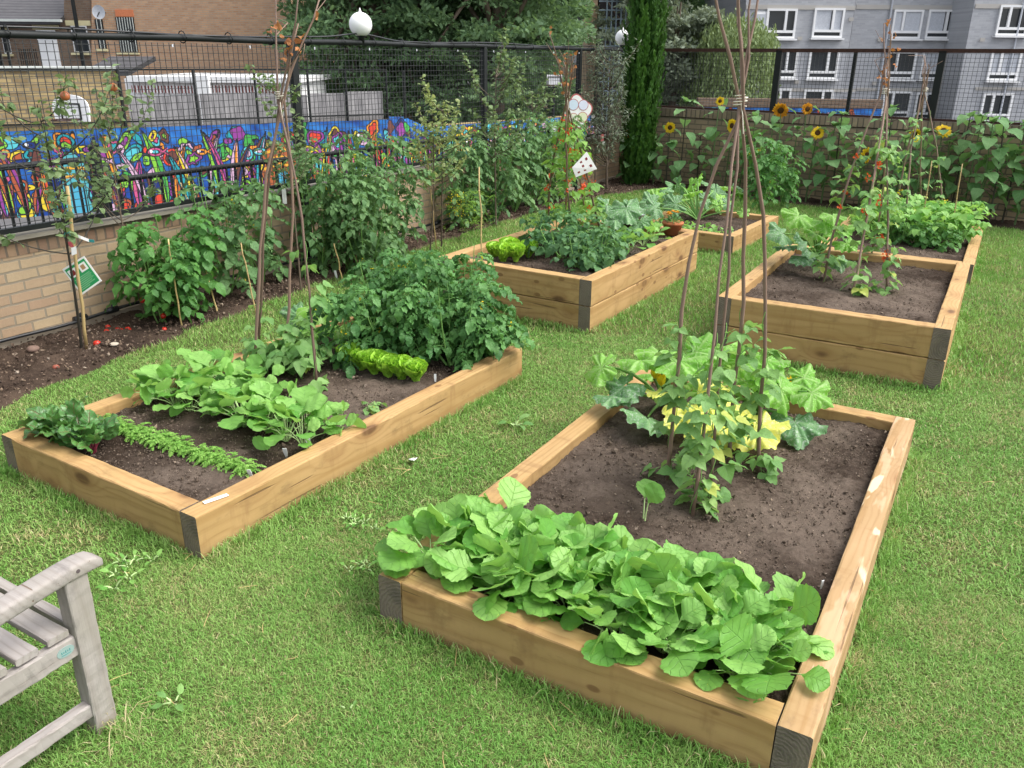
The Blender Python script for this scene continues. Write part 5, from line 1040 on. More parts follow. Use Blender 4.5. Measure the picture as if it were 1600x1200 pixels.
# ------------------------------------------------------------------ sunflowers
def sunflower(p, H, lab, head=None, group=None, nleaf=12, lean=None, ls=.20, hs=.075):
    p = np.array(p, float); t = thing('sunflower', lab, 'sunflower', p, group); lv, st, pe, di = MB(), MB(), MB(), MB(); ln = RNG.normal(0, .04, 3) * [1, 1, 0] if lean is None else np.array(lean); top = p + ln + [0, 0, H]
    path = arc(p[None], (p + ln * .2 + [0, 0, H * .55])[None], top[None], 10); st.tubes(path, np.linspace(.012, .006, 10), 7)
    f = np.linspace(.18, .99, nleaf) * 9; k = np.minimum(f.astype(int), 8); P = path[0, k] + (path[0, k + 1] - path[0, k]) * (f - k)[:, None]; az = np.arange(nleaf) * 2.4 + RNG.random() * 6; d = azel(az, RNG.uniform(.1, .7, nleaf)); q = P + d * .09; st.tubes(arc(P, P + d * .05 + [0, 0, .01], q, 4), [.004, .0035, .003, .0025], 4)
    sz = ls * (1 - .35 * np.abs(np.linspace(0, 1, nleaf) - .55)) * RNG.uniform(.8, 1.15, nleaf); put(lv, T_SUN, q, azel(az, RNG.uniform(-.7, .1, nleaf)), np.array([0, 0, 1.]) + d * .6 + RNG.normal(0, .2, (nleaf, 3)), sz, 1.0, .8, None, .03)
    if head:
        col_, face = head; fd = nrm(np.array(face, float)); c = top + fd * .02; X = nrm(np.cross(fd, [0, 0, 1.])); Y = np.cross(X, fd); n = 22
        for ring, (ll, tilt) in enumerate(((1.0, .15), (.85, .35))):
            a = np.arange(n) * 2 * math.pi / n + ring * .14 + RNG.normal(0, .05, n); dd = X * np.cos(a)[:, None] + Y * np.sin(a)[:, None]; put(pe, T_OV, c + dd * hs * .42, dd + fd * (tilt + RNG.normal(0, .1, n))[:, None], np.tile(fd, (n, 1)), hs * ll * RNG.uniform(.75, 1.1, n), .75, .3)
        a = np.arange(20) * 2 * math.pi / 20; V = np.concatenate([[c + fd * .012]] + [[c + (X * math.cos(x) + Y * math.sin(x)) * r_ + fd * h_ for x in a] for r_, h_ in ((hs * .25, .016), (hs * .5, .012), (hs * .55, -.006), (.008, -.02))])
        F = [(0, 1 + i, 1 + (i + 1) % 20) for i in range(20)] + [(1 + r_ * 20 + i, 1 + (r_ + 1) * 20 + i, 1 + (r_ + 1) * 20 + (i + 1) % 20, 1 + r_ * 20 + (i + 1) % 20) for r_ in range(3) for i in range(20)]; di.add(V, F)
    else:
        n = 6; put(lv, T_SUN, np.tile(top, (n, 1)), azel(RNG.random(n) * 6.28, RNG.uniform(.3, 1.2, n)), [0, 0, 1.], ls * .6, .8, .9, None, .02)
    finish(t, [('leaves', lv, L['sun']), ('stem', st, SM['s'] if RNG.random() < .7 else SM['d']), ('petals', pe, M['petal'] if (head and head[0] == 'y') else M['petalo']), ('seed_disc', di, M['disc'])])
CAMD = np.array([.25, -1., .05])
def sf(px, py, lab, head, Y=12.15, **k):
    Yy = 12.2
    for _ in range(6): q = WY(px, py, Yy); Yy = float(back_y(q[0])) - .35 + (Y - 12.15)
    sunflower((q[0], Yy, .02), q[2] - .02, lab, head, **k)
sf(1227, 172, 'tall sunflower with a drooping orange and yellow head above the back wall', ('o', CAMD - [0, 0, .4]), nleaf=10, hs=.085)
sf(1263, 170, 'tall dark stemmed sunflower with a small orange brown head', ('o', CAMD + [.6, 0, 0]), nleaf=8, hs=.065)
sf(1273, 208, 'sunflower with a bright clear yellow head in front of the brick wall', ('y', CAMD + [0, 0, .4]), nleaf=8, hs=.07)
sf(1354, 242, 'lower sunflower with a sideways yellow head beside the right hand wigwam', ('y', CAMD + [1.2, 0, 0]), hs=.08)
sf(1432, 208, 'sunflower with a small yellow head between the two far wigwams', ('y', CAMD - [0, 0, .5]), hs=.06)
sf(1472, 206, 'sunflower with a broad yellow and brown nodding head near the far right wigwam', ('y', CAMD + [0, .3, .6]), hs=.075)
sf(985, 210, 'sunflower with a brownish orange head in front of the cypress', ('o', CAMD), Y=11.9, hs=.075)
sf(1047, 200, 'sunflower with a small pale yellow head right of the cypress', ('y', CAMD), Y=12.0, hs=.065)
sf(1122, 158, 'very tall sunflower topped by a small yellow bud beside the nearest wigwam top', ('y', CAMD + [.5, 0, 0]), hs=.05)
sf(1142, 196, 'sunflower with a yellow head half hidden behind the nearest wigwam', ('y', CAMD - [.8, 0, 0]), hs=.075)
sf(1072, 160, 'sunflower with large broad top leaves right of the cypress', None, Y=12.0, ls=.26, nleaf=8)
gs = 'sunflowers in leaf along the back wall'; ls_ = 'one of the sunflowers still in leaf without an open head along the back wall'
for px, py in ((1005, 250), (1025, 225), (1095, 225), (1165, 215), (1180, 190), (1205, 215), (1245, 205), (1300, 200), (1318, 185), (1335, 215), (1375, 205), (1398, 190), (1415, 220), (1450, 230), (1490, 215), (1515, 195), (1535, 200), (1558, 195), (1578, 215), (1600, 205), (1625, 200), (1650, 210), (1680, 205), (1545, 240), (1590, 250)):
    sf(px, py - RNG.uniform(0, 26), ls_, None, Y=12.15 + RNG.normal(0, .1), group=gs, ls=RNG.uniform(.16, .24), nleaf=RNG.integers(12, 17))

# ------------------------------------------------------------------ cypress, olive, young apple trees
q = WY(993, 290, 12.85); cb = np.array([q[0], 12.85, .02]); t = thing('cypress_tree', 'tall narrow dark green cypress in the far corner of the garden', 'tree', cb)
MB().tubes(np.array([cb - [0, 0, .05], cb + [0, 0, 1.0], cb + [0, 0, 3.4]]), [.045, .035, .012], 8).build('trunk', M['bark'], t)
mb = MB(); nc = 560; zc = .0 + 3.85 * RNG.random(nc); az = RNG.random(nc) * 6.28; rad = .235 * np.interp(zc / 3.95, [0, .12, .35, .7, .9, 1], [.80, .88, 1.05, .95, .6, .08]) * (.72 + .36 * RNG.random(nc)); cc = cb + np.stack([rad * np.cos(az), rad * np.sin(az), zc], -1)
per = 46; ix = np.repeat(np.arange(nc), per); n = len(ix); f = RNG.random(n); ax = nrm(azel(az, np.full(nc, 1.32)) + RNG.normal(0, .08, (nc, 3))); ll = RNG.uniform(.20, .42, nc)
P = cc[ix] + ax[ix] * (f * ll[ix])[:, None] + U3(n) * (.055 * np.sin(np.clip(f * 1.15 + .12, 0, 1) * 3.14) + .006)[:, None] * RNG.random((n, 1)); d = ax[ix] + U3(n) * .45; tone = RNG.random(nc); put(mb, T_NAR, P, d, azel(az[ix], 0 * f) + U3(n) * .5, RNG.uniform(.035, .075, n), 2.2, .0, np.clip(tone[ix] * .55 + .45 * f * RNG.random(n) + .1 * RNG.random(n), 0, 1))
n = 5000; z = 3.7 * RNG.random(n); a_ = RNG.random(n) * 6.28; rr = .17 * np.sqrt(RNG.random(n)) * np.interp(z, [0, 3, 3.8], [1, .9, .2]); put(mb, T_NAR, cb + np.stack([rr * np.cos(a_), rr * np.sin(a_), z], -1), azel(a_, RNG.uniform(.6, 1.4, n)), U3(n), .12, 2.5, 0, .05); mb.build('crown', L['cyp'], t)
APPLE = plain('apple_skin', (.42, .13, .05), .35, .5, .5, 15)
def sapling(name, lab, cat, p, H, nb, nl, m, T, ls, sp=.35, r0=.012, fruit=0, group=None, low=.35, up=1.0, tm=None, bl=.4, twig=.5):
    p = np.array(p, float); t = thing(name, lab, cat, p, group); tr, lv, fr = MB(), MB(), MB(); top = p + [RNG.normal(0, .04), RNG.normal(0, .04), H]; tp = arc(p[None], ((p + top) / 2 + RNG.normal(0, .03, 3))[None], top[None], 8)[0]; tr.tubes(tp, np.linspace(r0, r0 * .3, 8), 7)
    f = RNG.uniform(low, .97, nb) * 7; k = np.minimum(f.astype(int), 6); b0 = tp[k] + (tp[k + 1] - tp[k]) * (f - k)[:, None]; az = RNG.random(nb) * 6.28; e = b0 + azel(az, np.full(nb, .35)) * (sp * RNG.uniform(.5, 1.1, nb))[:, None] + np.array([0, 0, 1]) * (sp * up * RNG.uniform(.2, 1, nb))[:, None]; mid = b0 + (e - b0) * [.65, .65, .2]; bp = arc(b0, mid, e, 7); tr.tubes(bp, [r0 * .45, r0 * .42, r0 * .38, r0 * .33, r0 * .28, r0 * .2, r0 * .12], 5)
    i = RNG.integers(0, nb + 1, nl); g_ = RNG.uniform(bl, 1, nl) * 6; P = []
    for a_, ff in zip(i, g_):
        kk = min(int(ff), 5); s_ = bp[a_] if a_ < nb else tp[1:]; P.append(s_[kk] + (s_[kk + 1] - s_[kk]) * (ff - kk))
    P = np.array(P); d = azel(RNG.random(nl) * 6.28, RNG.uniform(-.5, .9, nl)); q = P + d * RNG.uniform(.005, .05 * twig, nl)[:, None]; put(lv, T, q, d, np.array([0, 0, 1.]) + RNG.normal(0, .5, (nl, 3)), ls * RNG.uniform(.6, 1.2, nl), 1.0, .8 + RNG.normal(0, .4, nl), None, .03)
    if fruit:
        bm = bmesh.new(); bmesh.ops.create_uvsphere(bm, u_segments=14, v_segments=10, radius=.028); V = np.array([v.co[:] for v in bm.verts]); F = [tuple(v.index for v in f_.verts) for f_ in bm.faces]; bm.free()
        for j in range(fruit): fr.add(V + bp[j, 5] - [0, 0, .04], F)
    finish(t, [('trunk', tr, tm or M['bark']), ('leaves', lv, m), ('apple', fr, APPLE)]); return t
sapling('olive_tree', 'young silvery olive tree left of the cypress in the far corner', 'tree', WX(948, 300, -5.45) * [1, 1, 0] + [0, 0, .02], 1.95, 46, 2600, L['oli'], T_NAR, .075, .42, .018, low=.15, up=1.2, twig=1.2)
sapling('olive_tree', 'thin second silvery sapling against the fence behind the olive tree', 'tree', WX(930, 300, -5.6) * [1, 1, 0] + [0, 0, .02], 1.75, 20, 700, L['oli'], T_NAR, .07, .35, .012, low=.2, up=1.2, twig=1.2)
apb = Wz(128, 546, .02); sapling('apple_tree', 'young apple tree with long bare branches tied to a stake beside the green sign', 'tree', apb, 1.62, 14, 420, L['app'], T_OV, .062, .62, .011, 1, low=.40, up=.65, tm=SM['d'], bl=.45)
a = Wz(137, 547, .02); b_ = Wd(104, 290, (a @ FW) * .995); P = a + (b_ - a) * np.linspace(0, 1, 8)[:, None] + RNG.normal(0, .004, (8, 3)); o = MB().tubes(P, .011, 8, cap=True).build('wooden_stake', M['bamboo']); tag(o, 'pale wooden stake the young apple tree is tied to', 'stake')
SP = P
sapling('apple_tree', 'young apple tree with apples reaching above the fence rail left of the reddish canes', 'tree', bd(228, 500), 1.5, 12, 330, L['app'], T_OV, .06, .5, .009, 1, low=.5, up=.8, bl=.4)
sapling('apple_tree', 'slender apple tree growing up beside the black fence post', 'tree', bd(470, 452), 1.7, 16, 420, L['app'], T_OV, .05, .3, .009, 0, low=.5, up=.9)
for x, y, H in ((690, 385, 1.45), (672, 392, 1.3)): sapling('apple_tree', 'young pale leaved apple tree on a thin stake behind the feathery herb clump', 'tree', bd(x, y), H, 16, 420, L['wint'], T_OV, .055, .32, .009, 0, group='pale young apple trees in the left border', low=.45, up=.9)
sapling('apple_tree', 'tall arching young tree topping the far left border near the second fence post', 'tree', bd(775, 352), 1.8, 20, 700, L['app'], T_OV, .06, .40, .011, 0, low=.4, up=1.0)
sapling('apple_tree', 'leafy sapling between the arching tree and the runner bean wigwam', 'tree', bd(835, 325), 1.5, 20, 600, L['app'], T_OV, .055, .36, .010, 0, low=.35, up=1.0)
# straps on the apple tree
t = thing('tree_tie', 'white and teal plastic tie fluttering from the young apple tree stake', 'tree tie', Wd(110, 365, SP[4] @ FW)); q = np.array(t.location); teal = plain('teal_plastic', (.03, .25, .25), .5)
def ribbon(P, wv, th, m, name, par):
    P = np.array(P); V = []; 
    for p in P: V += [p - wv, p + wv, p + wv + th, p - wv + th]
    n = len(P); F = []
    for i in range(n - 1):
        for j in range(4): F.append((4 * i + j, 4 * i + (j + 1) % 4, 4 * i + 4 + (j + 1) % 4, 4 * i + 4 + j))
    F += [(3, 2, 1, 0), (4 * n - 4, 4 * n - 3, 4 * n - 2, 4 * n - 1)]
    return MB().add(np.array(V), F).build(name, m, par, False)
Dp = q @ FW; ribbon([Wd(104, 360, Dp - .03), Wd(114, 366, Dp - .04), Wd(126, 371, Dp - .04), Wd(139, 376, Dp - .02)], np.array([0, 0, .010]), FW * .002, M['plastic'], 'strap', t); ribbon([Wd(139, 376, Dp - .021), Wd(147, 377, Dp - .02)], np.array([0, 0, .009]), FW * .003, teal, 'strap_end', t); ribbon([Wd(100, 369, Dp - .02), Wd(105, 361, Dp - .04), Wd(110, 366, Dp - .04)], np.array([0, 0, .012]), FW * .002, teal, 'strap_loop', t)
t = thing('plant_label', 'folded white and red picture tag hanging from the young apple tree above the green sign', 'plant label', Wd(113, 388, Dp)); ribbon([Wd(107, 378, Dp - .03), Wd(113, 386, Dp - .035)], RT * .014, FW * .002, plain('red_print', (.35, .06, .07), .5, .4, .7, 60), 'picture_side', t); ribbon([Wd(115, 386, Dp - .035), Wd(116, 398, Dp - .04)], RT * .017 + np.array([0, 0, .006]), FW * .002, M['plastic'], 'white_side', t)

# ------------------------------------------------------------------ signs
def card(name, label, corners, D, m, inner=(), cat='sign'):      # a laminated sheet facing the path; inner = (u0,v0,u1,v1,material,name)
    P = [Wd(x, y, D + dd) for (x, y), dd in zip(corners, (0, .02, .04, .02))]; c = np.mean(P, 0); n_ = nrm(np.cross(P[1] - P[0], P[3] - P[0])); n_ = n_ if n_ @ FW < 0 else -n_; t = thing(name, label, cat, c)
    def quad(u0, v0, u1, v1, off, th, m_, nm): 
        f = lambda u, v: P[0] * (1 - u) * (1 - v) + P[1] * u * (1 - v) + P[2] * u * v + P[3] * (1 - u) * v
        F0 = np.array([f(u0, v0), f(u1, v0), f(u1, v1), f(u0, v1)]) + n_ * off; B0 = F0 - n_ * th; return MB().add(np.concatenate([F0, B0]), [(0, 1, 2, 3), (7, 6, 5, 4), (0, 4, 5, 1), (1, 5, 6, 2), (2, 6, 7, 3), (3, 7, 4, 0)]).build(nm, m_, t, False)
    quad(0, 0, 1, 1, 0, .004, m, 'card')
    for i, (u0, v0, u1, v1, m_, nm) in enumerate(inner): quad(u0, v0, u1, v1, .001 + .0004 * i, .001, m_, nm)
    return t, P, n_
green = plain('sign_green', (.02, .30, .10), .4); dark = plain('sign_dark_red', (.22, .03, .03), .5); tan_ = plain('sign_tan', (.4, .25, .12), .5); pgr = plain('sign_pale_green', (.25, .55, .3), .5)
DS = SP[3] @ FW + .06
inn = [(.06, .06, .94, .94, green, 'green_panel'), (.10, .14, .44, .42, M['plastic'], 'picture'), (.17, .2, .36, .36, dark, 'apple_picture'), (.56, .14, .88, .42, M['plastic'], 'picture'), (.64, .2, .8, .36, tan_, 'apple_picture')] + [(.14, v, .14 + w_, v + .025, pgr, 'text_line') for v, w_ in ((.50, .68), (.56, .72), (.62, .66), (.68, .72), (.74, .6), (.80, .7), (.86, .4))]
card('garden_sign', 'tilted green laminated sign with a white border hanging from the apple tree stake', [(97, 421), (131, 400), (159, 439), (128, 461)], DS, M['plastic'], inn)
spots = [(.18 + .3 * i, .22 + .38 * j) for i in range(3) for j in range(2)]
card('garden_sign', 'tilted white card with six dark red beans on it in the runner beans', [(894, 262), (917, 237), (933, 264), (900, 277)], Wd(915, 350, 7)[1] * 0 + 7.05, M['plastic'], [(u - .05, v - .07, u + .06, v + .07, dark, 'bean_picture') for u, v in ((.2, .25), (.5, .2), (.8, .25), (.2, .7), (.5, .75), (.82, .7), (.5, .47))])
# flower shaped sign on the fence
q = WX(903, 174, -5.52); t = thing('flower_sign', 'white flower shaped sign with a pink edge hanging on the fence', 'sign', q); Yd = np.array([0, 1., 0]); Zd = np.array([0, 0, 1.])
SN = nrm(-FW + RT * .15); SX = nrm(np.cross(Zd, SN))
def discs(pts2, off, th, m, nm):
    F0 = np.array([q + SX * x + Zd * z + SN * off for x, z in pts2]); B0 = F0 - SN * th; k = len(pts2)
    return MB().add(np.concatenate([F0, B0]), [tuple(range(k)), tuple(range(2 * k - 1, k - 1, -1))] + [(i, i + k, (i + 1) % k + k, (i + 1) % k) for i in range(k)]).build(nm, m, t, False)
def blobpts(sc_): a = np.linspace(0, 2 * math.pi, 73)[:-1]; r_ = sc_ * (.178 + .026 * np.cos(4 * a - .9)); return [(r * math.cos(x), 1.12 * r * math.sin(x)) for r, x in zip(r_, a)]
pink = plain('sign_pink', (.45, .13, .12), .6); discs(blobpts(1.06), 0, .012, pink, 'pink_edge'); discs(blobpts(.97), .003, .006, M['plastic'], 'white_face')
for cx_, cz, r_, m_ in ((-.07, .09, .075, plain('pale_blue_paint', (.60, .70, .80), .5)), (.075, .085, .07, plain('pale_lilac_paint', (.68, .70, .82), .5)), (-.06, -.09, .065, plain('cream_paint', (.75, .74, .6), .5)), (.07, -.08, .07, plain('pale_yellow_paint', (.70, .72, .48), .5))):
    a = np.linspace(0, 2 * math.pi, 25)[:-1]; discs([(cx_ + r_ * 1.06 * math.cos(x), cz + r_ * 1.06 * math.sin(x)) for x in a], .0045, .001, pink, 'petal_edge'); discs([(cx_ + r_ * .94 * math.cos(x), cz + r_ * .94 * math.sin(x)) for x in a], .006, .001, m_, 'petal_panel')
q2 = WX(927, 187, -5.74); o = MB().box(q2, (.008, .16, .17)).build('notice', M['plastic'], None, False); tag(o, 'small white notice on the fence just right of the flower shaped sign', 'notice')
# tags in the border
q = WX(444, 305, -5.70); o = MB().box(q, (.004, .05, .16)).build('plant_label', M['plastic'], None, False); tag(o, 'long white plant label hanging on the fence post by the reddish canes', 'plant label')
t = thing('flower_tag', 'small white tag with a pink corner under the flower shaped sign', 'plant label', WX(941, 215, -5.5)); q = np.array(t.location); MB().box(q, (.01, .09, .10)).build('card', pink, t, False); MB().box(q + [.008, .03, -.07], (.01, .08, .03)).build('lower_card', M['plastic'], t, False)
def marker(px, py, z, h, lab, wd=.022, m='plastic', grp=None):
    a = Wz(px, py, z); c, s_ = math.cos(.6), math.sin(.6); lean_ = nrm(np.array([RNG.normal(0, .15), RNG.normal(0, .15), 1])); X = nrm(np.cross(lean_, FW + RNG.normal(0, .3, 3))); Y = np.cross(X, lean_); Rm = np.array([X, Y, lean_]).T
    o = MB().add(np.array([[-wd / 2, 0, h], [wd / 2, 0, h], [wd / 2, 0, .02], [0, 0, -.03], [-wd / 2, 0, .02]] + [[-wd / 2, .002, h], [wd / 2, .002, h], [wd / 2, .002, .02], [0, .002, -.03], [-wd / 2, .002, .02]]) @ Rm.T + a, [(0, 1, 2, 3, 4), (9, 8, 7, 6, 5)] + [(i, i + 5, (i + 1) % 5 + 5, (i + 1) % 5) for i in range(5)]).build('plant_marker', M[m], None, False); tag(o, lab, 'plant label')
marker(393, 745, .15, .04, 'white plant marker at the right end of the carrot row'); marker(447, 712, .15, .045, 'white plant marker at the right end of the radish row'); marker(482, 695, .15, .035, 'small white marker just right of the radish row end')
marker(680, 596, .15, .045, 'small marker behind the lettuces against the sleeper', .014); marker(745, 567, .15, .05, 'white marker beside the tomato stems near the rear sleeper', .016); marker(526, 434, .02, .07, 'white marker in the border soil below the tall tomatoes')
marker(1283, 920, .15, .05, 'slim pale grey marker on the bare soil near the right sleeper', .01); marker(594, 558, .15, .05, 'white marker between lettuces and tomato bush', .014)
a = Wz(318, 786, .203); b_ = Wz(356, 773, .203); o = ribbon([a, (a + b_) / 2, b_], nrm(np.cross(b_ - a, [0, 0, 1.])) * .011, np.array([0, 0, .002]), M['plastic'], 'plant_marker', None); tag(o, 'white plant marker lying flat on the near corner of the sleeper', 'plant label')

# ------------------------------------------------------------------ pots behind the runner beans
def pot(p, r, h, m, name, label, rim=True):
    p = np.array(p); t = thing(name, label, 'plant pot', p); z = [0, 0, h * .8, h * .8, h, h, h * .9, h * .9]; R = [.001, r * .72, r * .92, r * 1.02, r * 1.04, r * .93, r * .9, .001]
    MB().tubes(np.array([p + [0, 0, a] for a in np.array(z) + np.arange(8) * 1e-4]), R, 24).build('pot', m, t); return t
terra = plain('terracotta', (.38, .14, .06), .85, .2, .25, 20)
t = pot(Wz(1050, 366, .36), .10, .12, terra, 'plant_pot', 'terracotta pot of orange marigolds at the far corner of the middle bed'); p = np.array(t.location) + [0, 0, .10]; lv, st, fl = MB(), MB(), MB(); rosette(lv, st, p, 26, .05, .06, T_OV, (.3, 1.3), .8, .5); 
fls = []
for k in range(7):
    fl = MB(); fls.append(('flower', fl, M['petalo'])); c = p + [RNG.normal(0, .05), RNG.normal(0, .05), .08 + RNG.random() * .04]; n = 14; az = np.arange(n) * 2.4; put(fl, T_OV, np.tile(c, (n, 1)), azel(az, RNG.uniform(.1, .9, n)), [0, 0, 1.], .026, 1.2, .2)
finish(t, [('leaves', lv, L['tom']), ('stalks', st, SM['g'])] + fls)
t = pot(Wz(975, 362, .36), .12, .15, plain('dark_brown_glaze', (.045, .02, .014), .3), 'plant_pot', 'dark glazed pot with a silvery bowl set in it beyond the radish leaves'); p = np.array(t.location) + [.09, .0, .13]; MB().tubes(np.array([p + [0, 0, z] for z in (0, .001, .05, .06, .061, .03)]), [.001, .07, .11, .115, .10, .001], 24).build('bowl', plain('dull_silver', (.4, .42, .45), .35, .5, .2, 8, .6), t)

# ------------------------------------------------------------------ things lying about
def ball(p, r, name, m, lab, cat, grp=None, sq=.9):
    bm = bmesh.new(); bmesh.ops.create_uvsphere(bm, u_segments=14, v_segments=10, radius=r); V = np.array([v.co[:] for v in bm.verts]); F = [tuple(v.index for v in f_.verts) for f_ in bm.faces]; bm.free(); V = V * [1, 1, sq] * (1 + .04 * np.sin(V[:, :1] * 90)); V[:, 2] -= .25 * r * np.exp(-(V[:, 0] ** 2 + V[:, 1] ** 2) / (r * .3) ** 2) * (V[:, 2] > 0); o = MB().add(V + p + [0, 0, r * .8], F).build(name, m); tag(o, lab, cat, grp)
for x, y in ((169, 514), (167, 521), (184, 518), (190, 520), (200, 517), (203, 520), (257, 518)): ball(Wz(x, y, .02), .02, 'fallen_tomato', M['tomato'], 'ripe red tomato fallen on the soil below the first tomato plant', 'tomato', 'fallen tomatoes by the wall')
ball(Wz(152, 541, .02), .026, 'fallen_apple', M['tomato'], 'red fallen apple lying alone right of the apple tree stake', 'apple'); ball(Wz(88, 578, .02), .022, 'fallen_apple', plain('dull_red_skin', (.28, .08, .05), .5), 'dull reddish fallen apple at the left edge of the border', 'apple')
ball(Wz(179, 543, .02), .032, 'pebble', plain('pale_stone', (.4, .35, .28), .9), 'flat pale stone lying on the border soil right of the apple tree', 'stone', None, .4); ball(Wz(53, 552, .02), .04, 'pebble', plain('brown_stone', (.2, .13, .1), .9), 'brown rounded stone on the border at the far left', 'stone', None, .6)
q = Wz(644, 719, .03); mb = MB(); put(mb, T_OV, [q, q + [.01, 0, .002]], [[-.8, .5, .05], [-.6, .8, .1]], [0, 0, 1.], .05, 1.2, .8, .9, .05); o = mb.build('feather', M['plastic']); tag(o, 'small white feather on the grass between the two front beds', 'feather')
def weed(px, py, lab, n=14, s_=.05, m='bean', T=T_OV, z=.02):
    p = Wz(px, py, z); t = thing('weed', lab, 'weed', p); lv, st = MB(), MB()
    for k in range(max(1, n // 4)): rosette(lv, st, p + (RNG.normal(0, .045, 3) * [1, 1, 0] if n > 12 else 0), 4 if n > 3 else n, s_ * .4, s_ * (.6 if n > 12 else 1), T, (.1, .9), .8, .5)
    finish(t, [('leaves', lv, L[m]), ('stalks', st, SM['p'])])
weed(195, 893, 'pale broad leaved weed patch in the grass beyond the bench arm', 34, .06, 'rad'); weed(575, 880, 'weed patch in the grass left of the nearest bed corner', 22, .05, 'rad'); weed(560, 812, 'low weed patch in the lawn between the two front beds', 24, .05, 'rad')
weed(272, 1098, 'single pale wilted leaf sprig on the grass right of the bench', 4, .05, 'bean'); weed(805, 665, 'small grey green weed in the grass left of the nearest bed', 10, .07, 'bean'); weed(543, 1107, 'tiny round leaf on the grass left of the nearest bed', 2, .03, 'bean'); weed(1330, 648, 'x', 2, .001) if False else None
p = Wz(1005, 812, .15); lv, st = MB(), MB(); t = thing('weed', 'one bright rounded leaf standing up behind the radish row', 'seedling', p); rosette(lv, st, p, 2, .1, .1, T_RAD, (1.0, 1.2), 1.0, .4); finish(t, [('leaves', lv, L['rad']), ('stalks', st, SM['p'])])

# ------------------------------------------------------------------ teak bench, lower left
bn = thing('garden_bench', 'weathered grey teak garden bench at the lower left facing into the garden', 'bench', (-2.09, 1.09, 0)); BX_, BY_ = -2.105, 1.09
def tbar(name, a, b_, w_, h_, parent=bn, bev=.005):      # rounded bar between two points; w_ horizontal, h_ vertical
    a, b_ = np.array(a, float), np.array(b_, float); Ln = np.linalg.norm(b_ - a); o = sleeper(Ln, M['teak'], w_, h_, bev); o.name = name; o.data.materials.clear(); o.data.materials.append(M['teak']); o.data.materials.append(M['teakend'])
    d = Vector((b_ - a) / Ln); up = Vector((0, 0, 1)) if abs(d.z) < .9 else Vector((0, 1, 0)); y = up.cross(d).normalized(); z = d.cross(y); o.matrix_local = Matrix(((d.x, y.x, z.x, 0), (d.y, y.y, z.y, 0), (d.z, y.z, z.z, 0), (0, 0, 0, 1))); c = (a + b_) / 2 - (np.array(parent.location)); o.parent = parent; o.location = Vector(c); return o
M['teakend'] = plain('teak_end_grain', (.10, .08, .08), .9, .2, .4, 60)
for X_ in (BX_, BX_ - 1.22):
    tbar('front_leg', (X_, BY_, 0), (X_, BY_, .553), .058, .070); tbar('rear_leg', (X_, BY_ - .50, 0), (X_, BY_ - .50, .40), .055, .06); tbar('rear_leg', (X_, BY_ - .50, .40), (X_, BY_ - .60, .92), .055, .06)
    tbar('side_rail', (X_ - .002, BY_ - .035, .335), (X_ - .002, BY_ - .47, .32), .035, .07); tbar('stretcher', (X_, BY_ - .034, .095), (X_, BY_ - .47, .09), .038, .045)
    # arm with a rounded nose and a gentle bow
    n = 34; ya = np.linspace(.085, -.56, n); mb = MB(); k = 16; V = []
    for i, yy in enumerate(ya):
        u = i / (n - 1); zc = .572 - .028 * min(1, max(0, -yy / .28)) ** 1.3 ; hw = .036 * (1 - .22 * u); hh = .0235
        if u < .10: f = math.sqrt(max(0, 1 - ((.10 - u) / .10) ** 2)); hh *= .55 + .45 * f; hw *= .8 + .2 * f; zc -= .012 * (1 - f)
        for j in range(k):
            a_ = 2 * math.pi * (j + .5) / k; cx, cz = math.cos(a_), math.sin(a_); e = .38; V.append((X_ + hw * math.copysign(abs(cx) ** e, cx), BY_ + yy, zc + hh * math.copysign(abs(cz) ** e, cz)))
    F = [(i * k + j, i * k + (j + 1) % k, (i + 1) * k + (j + 1) % k, (i + 1) * k + j) for i in range(n - 1) for j in range(k)] + [tuple(range(k))[::-1], tuple(range((n - 1) * k, n * k))]
    o = mb.add(np.array(V), F).build('arm_rest', M['teak_arm'] if 'teak_arm' in M else M['teak'], bn)
    a_ = np.linspace(0, 6.283, 13)[:-1]; MB().add(np.array([[X_ + .0362, BY_ + .006 + .006 * math.cos(x), .575 + .006 * math.sin(x)] for x in a_] + [[X_ + .0340, BY_ + .006 + .006 * math.cos(x), .575 + .006 * math.sin(x)] for x in a_]), [tuple(range(12))] + [(i, i + 12, (i + 1) % 12 + 12, (i + 1) % 12) for i in range(12)]).build('dowel', M['teakend'], bn, False)
tbar('front_apron', (BX_ - .03, BY_ - .005, .35), (BX_ - 1.19, BY_ - .005, .35), .035, .075)
for i in range(6): y_ = BY_ - .078 - i * .088; z_ = .388 - .003 * i; tbar('seat_slat', (BX_ + .012, y_, z_), (BX_ - 1.242, y_, z_), .064, .022, bev=.004)
tbar('top_rail', (BX_ - .03, BY_ - .60, .88), (BX_ - 1.19, BY_ - .60, .88), .03, .07); tbar('back_bottom_rail', (BX_ - .03, BY_ - .52, .46), (BX_ - 1.19, BY_ - .52, .46), .03, .05)
for k in range(14): xx = BX_ - .08 - k * .082; tbar('back_slat', (xx, BY_ - .525, .485), (xx, BY_ - .597, .845), .04, .014, bev=.003)
q = np.array([BX_ + .0165, BY_ - .068, .338]); a_ = np.linspace(0, 6.283, 25)[:-1]; badge = MB().add(np.array([[q[0] + d_, q[1] + .026 * math.cos(x), q[2] + .017 * math.sin(x)] for d_ in (.002, -.002) for x in a_]), [tuple(range(24)), tuple(range(47, 23, -1))] + [(i, i + 24, (i + 1) % 24 + 24, (i + 1) % 24) for i in range(24)]).build('badge', plain('pale_teal_badge', (.24, .33, .31), .5), bn, False)
mb = MB()
